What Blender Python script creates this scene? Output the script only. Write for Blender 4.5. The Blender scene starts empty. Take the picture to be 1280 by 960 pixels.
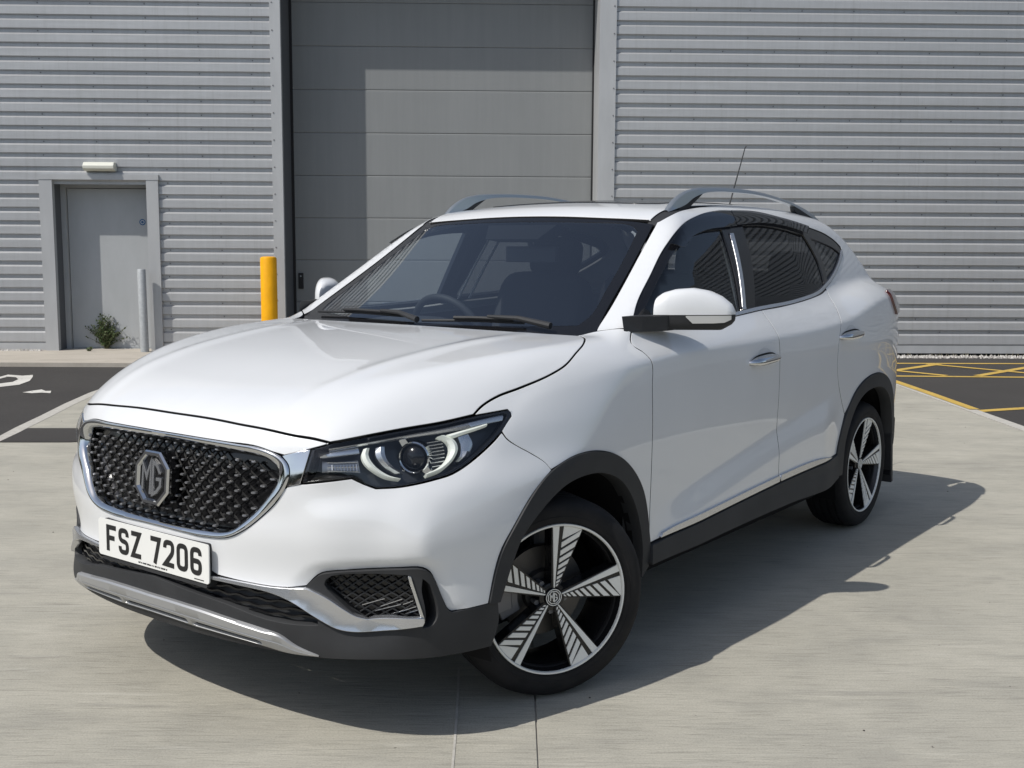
import bpy, bmesh, math, random
import numpy as np
from mathutils import Vector, Matrix
from mathutils.geometry import delaunay_2d_cdt, tessellate_polygon
rng = random.Random(7)
SC = bpy.context.scene
COL = SC.collection
R = math.radians

# ------------------------------------------------------------------ camera
PITCH, ROLL = 6.9687, 0.3099
cam_d = bpy.data.cameras.new('camera')
cam_d.sensor_width = 36.0
cam_d.lens = 39.484
cam_d.clip_start = 0.05
cam_d.clip_end = 2000
cam = bpy.data.objects.new('camera', cam_d)
COL.objects.link(cam)
f = Vector((0, math.cos(R(PITCH)), -math.sin(R(PITCH))))
r0 = Vector((1, 0, 0)); u0 = Vector((0, math.sin(R(PITCH)), math.cos(R(PITCH))))
cr, sr = math.cos(R(ROLL)), math.sin(R(ROLL))
rr = r0 * cr + u0 * sr; uu = u0 * cr - r0 * sr
cam.matrix_world = Matrix(((rr.x, uu.x, -f.x, 0), (rr.y, uu.y, -f.y, 0), (rr.z, uu.z, -f.z, 1.3631), (0, 0, 0, 1)))
SC.camera = cam

# ------------------------------------------------------------------ light
SUN_TO = Vector((-0.75, -0.555, 1.119)).normalized()
el = math.asin(SUN_TO.z); az = math.atan2(SUN_TO.x, SUN_TO.y)
W = bpy.data.worlds.new('World'); SC.world = W; W.use_nodes = True
nt = W.node_tree
bg = nt.nodes['Background']
sky = nt.nodes.new('ShaderNodeTexSky'); sky.sky_type = 'NISHITA'; sky.sun_disc = False
sky.sun_elevation = el; sky.sun_rotation = az % (2 * math.pi)
sky.air_density = 1.0; sky.dust_density = 1.2; sky.ozone_density = 0.8
hs = nt.nodes.new('ShaderNodeHueSaturation'); hs.inputs['Saturation'].default_value = .80   # thin bright haze over the blue
nt.links.new(sky.outputs[0], hs.inputs['Color']); nt.links.new(hs.outputs[0], bg.inputs[0]); bg.inputs[1].default_value = 0.108
sun_d = bpy.data.lights.new('sun', 'SUN'); sun_d.energy = 3.4; sun_d.angle = R(0.53); sun_d.color = (1.0, 0.962, 0.90)
sun = bpy.data.objects.new('sun', sun_d); COL.objects.link(sun)
sun.rotation_euler = (-SUN_TO).to_track_quat('-Z', 'Y').to_euler(); sun.location = SUN_TO * 40
SC.view_settings.view_transform = 'Standard'; SC.view_settings.look = 'None'
SC.view_settings.exposure = 0.07; SC.view_settings.gamma = 1.0
SC.cycles.max_bounces = 10; SC.cycles.transparent_max_bounces = 12

# ------------------------------------------------------------------ materials
def mat(name, base=(.5, .5, .5), rough=.5, metal=0., spec=.5, coat=0., coat_r=.03):
    m = bpy.data.materials.new(name); m.use_nodes = True
    b = m.node_tree.nodes['Principled BSDF']
    b.inputs['Base Color'].default_value = (*base, 1); b.inputs['Roughness'].default_value = rough
    b.inputs['Metallic'].default_value = metal; b.inputs['Specular IOR Level'].default_value = spec
    b.inputs['Coat Weight'].default_value = coat; b.inputs['Coat Roughness'].default_value = coat_r
    return m
class NB:
    """small node-building helper"""
    def __init__(s, m): s.t = m.node_tree; s.b = s.t.nodes['Principled BSDF']
    def n(s, typ, **kw):
        o = s.t.nodes.new(typ)
        for k, v in kw.items():
            if k in o.inputs: o.inputs[k].default_value = v
            else: setattr(o, k, v)
        return o
    def l(s, a, b): s.t.links.new(a, b)
    def coords(s, scale=(1, 1, 1), kind='Object'):
        c = s.n('ShaderNodeTexCoord'); mp = s.n('ShaderNodeMapping'); mp.inputs['Scale'].default_value = scale
        s.l(c.outputs[kind], mp.inputs[0]); return mp.outputs[0]
    def noise(s, vec, scale, detail=4, rough=.55, dist=0):
        o = s.n('ShaderNodeTexNoise'); o.inputs['Scale'].default_value = scale; o.inputs['Detail'].default_value = detail
        o.inputs['Roughness'].default_value = rough; o.inputs['Distortion'].default_value = dist
        s.l(vec, o.inputs['Vector']); return o.outputs['Fac']
    def ramp(s, fac, stops):
        o = s.n('ShaderNodeValToRGB'); e = o.color_ramp.elements
        while len(e) < len(stops): e.new(.5)
        for i, (p, c) in enumerate(stops):
            e[i].position = p; e[i].color = (*c, 1) if len(c) == 3 else c
        s.l(fac, o.inputs[0]); return o.outputs[0]
    def mix(s, fac, a, b, mode='MIX'):
        o = s.n('ShaderNodeMixRGB', blend_type=mode)
        for inp, v in ((0, fac), (1, a), (2, b)):
            if hasattr(v, 'is_linked'): s.l(v, o.inputs[inp])
            elif isinstance(v, (int, float)): o.inputs[inp].default_value = v
            else: o.inputs[inp].default_value = (*v, 1)
        return o.outputs[0]
    def bump(s, h, strength=.2, dist=.01, prev=None):
        o = s.n('ShaderNodeBump'); o.inputs['Strength'].default_value = strength; o.inputs['Distance'].default_value = dist
        s.l(h, o.inputs['Height'])
        if prev is not None: s.l(prev, o.inputs['Normal'])
        return o.outputs[0]

M = {}
M['paint'] = mat('white_paint', (.76, .77, .775), .38, 0, .5, 1.0, .02)
nb = NB(M['paint']); v = nb.coords()
nb.l(nb.ramp(nb.noise(v, 3.0, 3), [(.3, (.735, .745, .752)), (.7, (.765, .775, .782))]), nb.b.inputs['Base Color'])
M['plastic'] = mat('textured_black_plastic', (.028, .029, .031), .62, 0, .4)
nb = NB(M['plastic']); v = nb.coords()
nb.l(nb.bump(nb.noise(v, 900, 2), .25, .001), nb.b.inputs['Normal'])
nb.l(nb.ramp(nb.noise(v, 6, 5), [(.3, (.022, .023, .025)), (.75, (.036, .037, .039))]), nb.b.inputs['Base Color'])
M['gloss_black'] = mat('gloss_black_plastic', (.008, .008, .009), .16, 0, .5)
M['dark'] = mat('dark_interior_plastic', (.032, .034, .037), .6)
M['liner'] = mat('wheel_arch_liner_felt', (.012, .012, .013), .9, 0, .1)
M['chrome'] = mat('polished_chrome', (.66, .67, .68), .09, 1.0)
M['satin'] = mat('satin_silver_trim', (.62, .63, .65), .27, .9)
M['skid'] = mat('silver_painted_plastic', (.42, .425, .43), .36, .55)
M['rail'] = mat('grey_anodised_rail', (.40, .43, .45), .33, .75)
M['fabric'] = mat('dark_seat_cloth', (.040, .042, .046), .8, 0, .3)
M['trim_grey'] = mat('light_grey_pillar_trim', (.36, .36, .35), .75)
M['shut'] = mat('shut_line_shade', (.010, .010, .011), .8)  # near-black that stands in for shade in gaps and above handles
M['tyre'] = mat('tyre_rubber', (.016, .016, .017), .75, 0, .3)
nb = NB(M['tyre']); v = nb.coords()
nb.l(nb.ramp(nb.noise(v, 14, 5), [(.35, (.010, .010, .011)), (.8, (.021, .020, .020))]), nb.b.inputs['Base Color'])
M['rim_black'] = mat('gloss_black_alloy', (.010, .010, .011), .25, 0, .5)
M['rim_cut'] = mat('machined_alloy_face', (.84, .84, .80), .42, .15)
M['disc'] = mat('brake_disc_steel', (.13, .125, .12), .45, .8)
M['caliper'] = mat('cast_caliper', (.22, .22, .23), .55, .6)
M['plate'] = mat('number_plate_white', (.78, .78, .75), .45)
M['ink'] = mat('number_plate_black', (.012, .012, .012), .5)
M['drl'] = mat('frosted_light_guide', (.78, .80, .74), .35)
M['drl'].node_tree.nodes['Principled BSDF'].inputs['Emission Color'].default_value = (.95, 1, .86, 1)   # daytime running light, dim
M['drl'].node_tree.nodes['Principled BSDF'].inputs['Emission Strength'].default_value = .16
M['lamp_grey'] = mat('lamp_inner_bezel', (.055, .057, .060), .28, .4)
M['ind'] = mat('clear_indicator_lens', (.55, .55, .53), .2, 0, .5, .5)
M['lamp_red'] = mat('tail_lamp_red', (.065, .008, .010), .12, 0, .5, 1.0)
def glass(name, tint, gloss=.04, ior=1.5):
    m = bpy.data.materials.new(name); m.use_nodes = True; t = m.node_tree; t.nodes.remove(t.nodes['Principled BSDF'])
    tr = t.nodes.new('ShaderNodeBsdfTransparent'); tr.inputs[0].default_value = (*tint, 1)
    gl = t.nodes.new('ShaderNodeBsdfGlossy'); gl.inputs['Roughness'].default_value = .0; gl.inputs[0].default_value = (.95, .97, 1, 1)
    fr = t.nodes.new('ShaderNodeFresnel'); ge = t.nodes.new('ShaderNodeNewGeometry'); mr = t.nodes.new('ShaderNodeMapRange')
    mr.inputs['To Min'].default_value = ior; mr.inputs['To Max'].default_value = 1 / ior      # thin sheet: same reflectance from both faces
    t.links.new(ge.outputs['Backfacing'], mr.inputs['Value']); t.links.new(mr.outputs[0], fr.inputs[0])
    mx = t.nodes.new('ShaderNodeMixShader')
    t.links.new(fr.outputs[0], mx.inputs[0]); t.links.new(tr.outputs[0], mx.inputs[1]); t.links.new(gl.outputs[0], mx.inputs[2])
    t.links.new(mx.outputs[0], t.nodes['Material Output'].inputs[0]); return m
M['glass'] = glass('windscreen_glass', (.76, .82, .85), ior=2.2)
M['glass_side'] = glass('side_window_glass', (.76, .79, .80), ior=1.42)
M['glass_privacy'] = glass('privacy_glass', (.26, .265, .27), ior=1.34)
M['glass_lamp'] = glass('lamp_lens', (.93, .94, .95))
M['smoke'] = glass('smoked_deflector', (.12, .12, .13))

# ------------------------------------------------------------------ object helpers
def obj(name, verts, faces, m=None, parent=None, smooth=False, normals=None, loc=None):
    me = bpy.data.meshes.new(name)
    me.from_pydata([tuple(map(float, q)) for q in verts], [], [tuple(map(int, q)) for q in faces])
    if m is not None:
        for mm in (m if isinstance(m, (list, tuple)) else [m]): me.materials.append(mm)
    if smooth or normals is not None: me.polygons.foreach_set('use_smooth', [True] * len(me.polygons))
    me.update()
    if normals is not None: me.normals_split_custom_set_from_vertices([tuple(map(float, q)) for q in normals])
    o = bpy.data.objects.new(name, me); COL.objects.link(o)
    if parent is not None: o.parent = parent
    if loc is not None: o.location = loc
    return o
def empty(name, parent=None, loc=(0, 0, 0), rot=(0, 0, 0)):
    o = bpy.data.objects.new(name, None); o.empty_display_size = .1; COL.objects.link(o)
    o.parent = parent; o.location = loc; o.rotation_euler = rot; return o
def tag(o, label=None, cat=None, group=None, kind=None):
    for k, v in (('label', label), ('category', cat), ('group', group), ('kind', kind)):
        if v: o[k] = v
    return o
class MB:
    """collects simple solids into one mesh"""
    def __init__(s): s.v = []; s.f = []
    def add(s, V, F):
        b = len(s.v); s.v += [tuple(q) for q in V]; s.f += [tuple(i + b for i in q) for q in F]; return s
    def box(s, x0, x1, y0, y1, z0, z1):
        V = [(x, y, z) for z in (z0, z1) for y in (y0, y1) for x in (x0, x1)]
        return s.add(V, [(0, 2, 3, 1), (4, 5, 7, 6), (0, 1, 5, 4), (2, 6, 7, 3), (0, 4, 6, 2), (1, 3, 7, 5)])
    def tube(s, pts, rad, seg=10, cap=True, closed=False):
        P = np.array(pts, float); n = len(P); rad = np.broadcast_to(np.asarray(rad, float), (n,))
        T = np.gradient(P, axis=0) if not closed else np.roll(P, -1, 0) - np.roll(P, 1, 0)
        T /= np.linalg.norm(T, axis=1)[:, None] + 1e-12
        up = np.array([0, 0, 1.]) if abs(T[0][2]) < .9 else np.array([1., 0, 0])
        V = []
        u = np.cross(up, T[0]); u /= np.linalg.norm(u)
        for i in range(n):
            u = u - T[i] * (u @ T[i]); u /= np.linalg.norm(u); w = np.cross(T[i], u)
            for k in range(seg):
                a = 2 * math.pi * k / seg; V.append(P[i] + rad[i] * (math.cos(a) * u + math.sin(a) * w))
        F = []
        for i in range(n if closed else n - 1):
            j = (i + 1) % n
            for k in range(seg):
                k2 = (k + 1) % seg; F.append((i * seg + k, i * seg + k2, j * seg + k2, j * seg + k))
        if cap and not closed: F += [tuple(reversed(range(seg))), tuple(range((n - 1) * seg, n * seg))]
        return s.add(V, F)
    def lathe(s, prof, seg=48, axis='z', closed=False):
        """prof: (r, h) list revolved about axis"""
        V = []; n = len(prof)
        for k in range(seg):
            a = 2 * math.pi * k / seg
            for r_, h in prof:
                c, d = r_ * math.cos(a), r_ * math.sin(a)
                V.append({'z': (c, d, h), 'y': (c, h, d), 'x': (h, c, d)}[axis])
        F = []
        for k in range(seg):
            k2 = (k + 1) % seg
            for i in range(n - 1 + (1 if closed else 0)):
                j = (i + 1) % n; F.append((k * n + i, k2 * n + i, k2 * n + j, k * n + j))
        return s.add(V, F)
    def prism(s, poly, z0, z1, xf=None, top=True):
        """extruded 2-D polygon; xf maps (x, y, z) to a point; z0/z1 floats or functions of (x, y)"""
        n = len(poly); g0 = z0 if callable(z0) else (lambda x, y: z0); g1 = z1 if callable(z1) else (lambda x, y: z1)
        V = [(x, y, g0(x, y)) for x, y in poly] + [(x, y, g1(x, y)) for x, y in poly]
        if xf: V = [xf(*q) for q in V]
        tri = tessellate_polygon([[Vector((x, y, 0)) for x, y in poly]])
        A = sum(poly[i][0] * poly[(i + 1) % n][1] - poly[(i + 1) % n][0] * poly[i][1] for i in range(n))
        F = []
        for t in tri:
            a, b, c = t; ar = (poly[b][0] - poly[a][0]) * (poly[c][1] - poly[a][1]) - (poly[c][0] - poly[a][0]) * (poly[b][1] - poly[a][1])
            if ar < 0: b, c = c, b
            F.append((a + n, b + n, c + n)); F.append((c, b, a))
        for i in range(n):
            j = (i + 1) % n
            F.append((i, j, j + n, i + n) if A > 0 else (j, i, i + n, j + n))
        return s.add(V, F)
    def loft(s, rings, closed=True, cap=True):
        n = len(rings[0]); V = [q for r_ in rings for q in r_]; F = []
        for i in range(len(rings) - 1):
            for k in range(n if closed else n - 1):
                k2 = (k + 1) % n; F.append((i * n + k, i * n + k2, (i + 1) * n + k2, (i + 1) * n + k))
        if cap and closed: F += [tuple(reversed(range(n))), tuple(range((len(rings) - 1) * n, len(rings) * n))]
        return s.add(V, F)
    def build(s, name, m=None, parent=None, smooth=False, angle=None, loc=None, mirror=False):
        V, F = s.v, s.f
        if mirror: V = [(x, -y, z) for x, y, z in V]; F = [tuple(reversed(q)) for q in F]
        o = obj(name, V, F, m, parent, loc=loc)
        bm = bmesh.new(); bm.from_mesh(o.data); bmesh.ops.recalc_face_normals(bm, faces=bm.faces)
        if smooth:
            for fc in bm.faces: fc.smooth = True
            lim = R(angle or 35)
            for e in bm.edges:
                if len(e.link_faces) == 2 and e.calc_face_angle(0) > lim: e.smooth = False
        bm.to_mesh(o.data); bm.free(); return o
def bevelled(o, w=.004, seg=2):
    md = o.modifiers.new('bevel', 'BEVEL'); md.width = w; md.segments = seg; md.limit_method = 'ANGLE'; md.angle_limit = R(40)
    return o
def stroke(path, w, closed=False):
    """mitred 2-D stroke -> list of quads (4-point polygons)"""
    P = np.array(path, float); n = len(P); L, Rt = [], []
    for i in range(n):
        if closed: a, b = P[i] - P[i - 1], P[(i + 1) % n] - P[i]
        else: a = P[i] - P[i - 1] if i else P[1] - P[0]; b = P[i + 1] - P[i] if i < n - 1 else P[-1] - P[-2]
        a = a / np.linalg.norm(a); b = b / np.linalg.norm(b)
        na, nb_ = np.array([-a[1], a[0]]), np.array([-b[1], b[0]]); m_ = na + nb_; m_ /= np.linalg.norm(m_)
        k = (w / 2) / max(.35, m_ @ na); L.append(P[i] + m_ * k); Rt.append(P[i] - m_ * k)
    return [[tuple(Rt[i]), tuple(Rt[(i + 1) % n]), tuple(L[(i + 1) % n]), tuple(L[i])] for i in range(n if closed else n - 1)]
def catmull(pts, step=.012):
    P = np.array(pts, float)
    if len(P) < 3:
        n = max(2, int(np.linalg.norm(P[-1] - P[0]) / step) + 1); t = np.linspace(0, 1, n)[:, None]; return P[0] * (1 - t) + P[-1] * t
    d = np.r_[0, np.cumsum(np.maximum(np.linalg.norm(np.diff(P, axis=0), axis=1), 1e-6) ** .7)]
    sx = [Sp(d, P[:, k]) for k in range(P.shape[1])]
    tot = np.linalg.norm(np.diff(P, axis=0), axis=1).sum(); n = max(len(P), int(tot / step) + 1)
    t = np.linspace(0, d[-1], n); return np.stack([q(t) for q in sx], -1)

# ------------------------------------------------------------------ body surface
class Sp:
    """natural-ish cubic (Catmull-Rom/PCHIP-free) 1-D spline with linear extrapolation"""
    def __init__(s,x,y):
        o=np.argsort(x); s.x=np.asarray(x,float)[o]; s.y=np.asarray(y,float)[o]
        h=np.diff(s.x); d=np.diff(s.y,axis=0)/(h if s.y.ndim==1 else h[:,None])
        m=np.empty_like(s.y); m[0]=d[0]; m[-1]=d[-1]
        if len(h)>1:
            hh=h if s.y.ndim==1 else h[:,None]
            w1,w2=hh[1:],hh[:-1]
            m[1:-1]=(w1*d[:-1]+w2*d[1:])/(w1+w2)
        s.m=m
    def __call__(s,q):
        q=np.asarray(q,float); i=np.clip(np.searchsorted(s.x,q)-1,0,len(s.x)-2)
        h=s.x[i+1]-s.x[i]; t=(q-s.x[i])/h; tc=np.clip(t,0,1)
        y0,y1,m0,m1=s.y[i],s.y[i+1],s.m[i]*h,s.m[i+1]*h
        v=y0*(1+2*tc)*(1-tc)**2+m0*tc*(1-tc)**2+y1*tc*tc*(3-2*tc)+m1*tc*tc*(tc-1)
        return v+np.where(t<0,m0*t,0)+np.where(t>1,m1*(t-1),0)
class Tab:
    """rows: {level:(xs,ys)} -> f(u,level)"""
    def __init__(s,rows):
        s.l=np.array(sorted(rows)); s.f=[Sp(*rows[k]) for k in s.l]
    def __call__(s,u,lv):
        u,lv=np.broadcast_arrays(np.asarray(u,float),np.asarray(lv,float))
        V=np.stack([f(u) for f in s.f],-1); h=np.diff(s.l); d=np.diff(V,axis=-1)/h
        m=np.empty_like(V); m[...,0]=d[...,0]; m[...,-1]=d[...,-1]
        m[...,1:-1]=(h[1:]*d[...,:-1]+h[:-1]*d[...,1:])/(h[1:]+h[:-1])
        i=np.clip(np.searchsorted(s.l,lv)-1,0,len(s.l)-2); hh=h[i]; t=np.clip((lv-s.l[i])/hh,0,1)
        g=lambda A,j:np.take_along_axis(A,j[...,None],-1)[...,0]
        y0,y1,m0,m1=g(V,i),g(V,i+1),g(m,i)*hh,g(m,i+1)*hh
        return y0*(1+2*t)*(1-t)**2+m0*t*(1-t)**2+y1*t*t*(3-2*t)+m1*t*t*(t-1)+np.where(lv<s.l[0],g(m,i)*(lv-s.l[0]),0)+np.where(lv>s.l[-1],g(m,i+1)*(lv-s.l[-1]),0)
def smax(a,b,r):
    d=np.clip(1-np.abs(a-b)/r,0,None)
    return np.maximum(a,b)+d*d*r/4
def smin(a,b,r): return -smax(-a,-b,r)
def sstep(a,b,x):
    t=np.clip((x-a)/(b-a),0,1); return t*t*(3-2*t)
def bump(x,w): # smooth bump, 1 at 0, zero beyond w
    t=np.clip(1-(x/w)**2,0,1); return t*t
# half width of the body sides: y = SIDE(x, z), x from the tail (-3.45) to the nose (0.9)
SX=[-3.45,-3.2,-2.9,-2.585,-2.2,-1.6,-1.0,-.45,0.,.3,.55,.9]
SIDE=Tab({
 0.1:(SX,[0.6, 0.7, 0.785, 0.82, 0.82, 0.815, 0.815, 0.82, 0.83, 0.83, 0.8, 0.74]),
 0.22:(SX,[0.66, 0.765, 0.843, 0.872, 0.868, 0.858, 0.858, 0.866, 0.878, 0.875, 0.85, 0.78]),
 0.34:(SX,[0.68, 0.785, 0.86, 0.888, 0.884, 0.872, 0.872, 0.88, 0.893, 0.885, 0.86, 0.8]),
 0.5:(SX,[0.69, 0.788, 0.863, 0.893, 0.886, 0.874, 0.874, 0.883, 0.897, 0.89, 0.865, 0.81]),
 0.64:(SX,[0.69, 0.788, 0.865, 0.896, 0.89, 0.882, 0.88, 0.886, 0.899, 0.89, 0.865, 0.81]),
 0.78:(SX,[0.685, 0.787, 0.865, 0.897, 0.894, 0.89, 0.886, 0.888, 0.896, 0.885, 0.862, 0.81]),
 0.9:(SX,[0.675, 0.78, 0.86, 0.889, 0.892, 0.889, 0.886, 0.884, 0.884, 0.874, 0.852, 0.8]),
 1.06:(SX,[0.632, 0.735, 0.821, 0.87, 0.878, 0.879, 0.877, 0.871, 0.862, 0.846, 0.817, 0.762]),
 1.14:(SX,[0.622, 0.724, 0.807, 0.86, 0.873, 0.878, 0.877, 0.87, 0.856, 0.834, 0.802, 0.752]),
 1.25:(SX,[0.63, 0.73, 0.81, 0.87, 0.895, 0.905, 0.905, 0.89, 0.86, 0.82, 0.78, 0.74]),
})
DZ=Sp([-3.4,-3.0,-2.80,-2.60,-2.42,-2.25,-2.05,-1.87,-1.3,-.47,-.3,0,.21,.6],[.150,.148,.138,.118,.086,.056,.038,.028,.016,.003,-.006,-.045,-.085,-.11])
_SIDE=SIDE
def SIDE(x,z):
    # pressed swage on the lower doors: the panel flares out below a rising crease
    t=.50+(-.57-x)*.148-z; t=(t+np.sqrt(t*t+6e-5))/2; L=.09; t=L-((L-t)+np.sqrt((L-t)**2+4e-4))/2
    w=sstep(.42,.80,-x)*(1-sstep(1.90,2.14,-x))
    zs=z-DZ(x)*sstep(.78,.95,z); q=zs-.992
    return _SIDE(x,zs)-.62*(q+np.sqrt(q*q+1.2e-4))/2+.25*np.clip(t,0,None)*w
# front face: x = FRONT(|y|, z)
FY=[0,.2,.35,.5,.6,.7,.77,.795,.82,.86,.90,1.0]
FRONT=Tab({
 0.100:(FY,[0.76, 0.752, 0.735, 0.7, 0.665, 0.6, 0.53, 0.501, 0.46, 0.37, 0.24, -0.2]),
 0.200:(FY,[0.815, 0.808, 0.79, 0.755, 0.72, 0.655, 0.58, 0.548, 0.505, 0.405, 0.26, -0.2]),
 0.280:(FY,[0.845, 0.838, 0.82, 0.785, 0.748, 0.68, 0.605, 0.571, 0.525, 0.42, 0.27, -0.2]),
 0.360:(FY,[0.866, 0.859, 0.84, 0.796, 0.742, 0.662, 0.606, 0.58, 0.526, 0.42, 0.27, -0.2]),
 0.480:(FY,[0.858, 0.852, 0.827, 0.78, 0.73, 0.652, 0.595, 0.567, 0.51, 0.41, 0.26, -0.2]),
 0.600:(FY,[0.856, 0.85, 0.833, 0.787, 0.742, 0.665, 0.609, 0.584, 0.529, 0.418, 0.268, -0.2]),
 0.655:(FY,[0.852, 0.846, 0.826, 0.781, 0.737, 0.656, 0.587, 0.553, 0.5, 0.388, 0.233, -0.228]),
 0.700:(FY,[0.849, 0.843, 0.823, 0.778, 0.718, 0.634, 0.554, 0.514, 0.462, 0.346, 0.205, -0.25]),
 0.780:(FY,[0.838, 0.832, 0.812, 0.766, 0.712, 0.58, 0.45, 0.393, 0.335, 0.2, 0.04, -0.4]),
 0.860:(FY,[0.815, 0.808, 0.788, 0.735, 0.655, 0.505, 0.365, 0.302, 0.24, 0.1, -0.08, -0.5]),
 0.940:(FY,[0.75, 0.742, 0.72, 0.655, 0.565, 0.395, 0.245, 0.177, 0.11, -0.04, -0.24, -0.7]),
 1.040:(FY,[0.62, 0.61, 0.585, 0.51, 0.41, 0.23, 0.07, -0.005, -0.08, -0.25, -0.5, -1.0]),
})
HC=Sp([-.8,-.42,-.2,0,.2,.4,.6,.75,.9],[1.11,1.09,1.079,1.066,1.045,1.014,.965,.92,.868])
BACK=Sp([.2,.3,.5,.7,.85,1.0,1.06,1.3],[-3.30,-3.38,-3.41,-3.40,-3.38,-3.33,-3.28,-3.0])
def body(p):
    x,y,z=p[...,0],np.abs(p[...,1]),p[...,2]
    side=y-SIDE(x,z)
    front=(x-FRONT(y,z))*.75
    yc=.40+.10*np.clip(.8-x,0,1.2); top=(z-(HC(x)-.012*(y/.75)**2+.0055*np.exp(-((y-yc)/.035)**2)*sstep(-.35,.0,x)))*.97
    # behind the bonnet the lower body carries on up into the shoulders
    top=np.where(x<-.42,np.maximum(top,z-1.20),top)
    top=top*1.0
    back=(BACK(z)-.35*np.clip(y-.3,0,1)**2*-1-x)*.9
    f=smax(side,front,.10)
    f=smax(f,top,.085)
    f=smax(f,back,.14)
    f=np.maximum(f,.17-z)
    return f
# windscreen x as function of (y,z); roof z; glasshouse side y
def ws(y,z): return -.29-(z-1.09)*1.65-.20*y*y-.02*bump(z-1.3,.3)
RX=[-3.35,-3.15,-2.9,-2.6,-2.3,-2.,-1.7,-1.4,-1.15,-.9,-.7]
ROOFC=Sp(RX,[1.36,1.43,1.485,1.53,1.556,1.568,1.569,1.561,1.54,1.495,1.44])
def gside(x,z): return .802-.27*(z-1.10)-.36*np.clip(z-1.1,0,1)**2-.05*np.clip(-x-2.0,0,2)**1.5-.02*np.clip(x+1.0,0,2)
REAR=Sp([1.0,1.1,1.2,1.3,1.4,1.5,1.6],[-3.30,-3.22,-3.12,-3.01,-2.88,-2.72,-2.5])
def house(p):
    x,y,z=p[...,0],np.abs(p[...,1]),p[...,2]
    fs=(x-ws(y,z))*.518
    rf=z-(ROOFC(x)-(.028*(y/.6)**2))
    sd=(y-gside(x,z))*.92
    rr=(REAR(z)+.15*y*y-x)*.7
    f=smax(sd,rf,.075); f=smax(f,fs,.035); f=smax(f,rr,.10)
    return np.maximum(f,.9-z)
def hull(p): return smin(body(p),house(p),.03)
def grad(F,p,h=1e-4):
    g=np.stack([F(p+np.eye(3)[k]*h)-F(p-np.eye(3)[k]*h) for k in range(3)],-1)
    return g/np.linalg.norm(g,axis=-1,keepdims=True)

# ------------------------------------------------------------------ panels cut from the body surface
KPHI = .0105
XC = .25
def dirs(a): return np.array([0, -math.cos(a), -math.sin(a)])
class Par:
    def __init__(s, kind): s.k = kind
    def ray(s, q):
        u, v = q[:, 0], q[:, 1]; o = np.zeros((len(q), 3)); d = np.zeros((len(q), 3))
        if s.k == 'side': o[:, 0] = u; o[:, 1] = 1.15; o[:, 2] = v; d[:, 1] = -1
        elif s.k == 'top': o[:, 0] = u; o[:, 1] = v; o[:, 2] = 1.8; d[:, 2] = -1
        elif s.k == 'ws': o[:, 0] = .3; o[:, 1] = u; o[:, 2] = v; d[:, 0] = -1
        elif s.k == 'rear': o[:, 0] = -3.8; o[:, 1] = u; o[:, 2] = v; d[:, 0] = 1
        elif s.k == 'front':
            a = np.radians(u / KPHI); d[:, 0] = -np.cos(a); d[:, 1] = -np.sin(a)
            o[:] = -d * 1.1; o[:, 0] += XC; o[:, 2] = v
        elif s.k == 'diag':
            a = R(30); d[:] = dirs(a); e = np.array([0, -math.sin(a), math.cos(a)])
            o[:, 0] = u; o += v[:, None] * e - d * 1.9
        return o, d
    def inv(s, P):
        P = np.atleast_2d(np.asarray(P, float)); x, y, z = P.T
        return {'side': lambda: np.c_[x, z], 'top': lambda: np.c_[x, y], 'ws': lambda: np.c_[y, z], 'rear': lambda: np.c_[y, z],
                'front': lambda: np.c_[np.degrees(np.arctan2(y, x - XC)) * KPHI, z],
                'diag': lambda: np.c_[x, -math.sin(R(30)) * y + math.cos(R(30)) * z]}[s.k]()
def lift(F, par, q, n=46):
    o, d = par.ray(q); t = np.zeros(len(q))
    for _ in range(n): t += np.clip(F(o + d * t[:, None]), -.08, .35) * .92
    for _ in range(3):
        a = F(o + d * t[:, None]); b = F(o + d * (t[:, None] + 1e-4)); g = (b - a) / 1e-4
        t -= np.clip(np.where(np.abs(g) > .03, a / np.where(np.abs(g) > .03, g, 1), 0), -.03, .03)
    return o + d * t[:, None]
def pip(pts, poly):
    x, y = pts[:, 0], pts[:, 1]; ins = np.zeros(len(pts), bool); n = len(poly)
    for i in range(n):
        x0, y0 = poly[i]; x1, y1 = poly[i - 1]
        c = (y0 > y) != (y1 > y)
        with np.errstate(divide='ignore', invalid='ignore'): ins ^= c & (x < (x1 - x0) * (y - y0) / (y1 - y0 + 1e-30) + x0)
    return ins
def outline(par, segs, step, sym=False):
    """segs: list of polylines (each smooth, corners where they join); 2-D param points or 3-D points"""
    out = []
    for sg in segs:
        a = np.array(sg, float)
        if a.shape[1] == 3: a = par.inv(a)
        elif par.k == 'front': a = a * np.array([KPHI, 1])
        c = catmull(a, step)
        out.append(c)
    P = np.concatenate(out)
    ax = 1 if par.k == 'top' else 0
    if sym:
        m = P[::-1].copy(); m[:, ax] *= -1; P = np.concatenate([P, m])
    keep = [0]
    for i in range(1, len(P)):
        if np.linalg.norm(P[i] - P[keep[-1]]) > step * .3: keep.append(i)
    P = P[keep]
    if np.linalg.norm(P[0] - P[-1]) < step * .3: P = P[:-1]
    A = np.sum(P[:, 0] * np.roll(P[:, 1], -1) - np.roll(P[:, 0], -1) * P[:, 1])
    return P if A > 0 else P[::-1]
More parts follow.
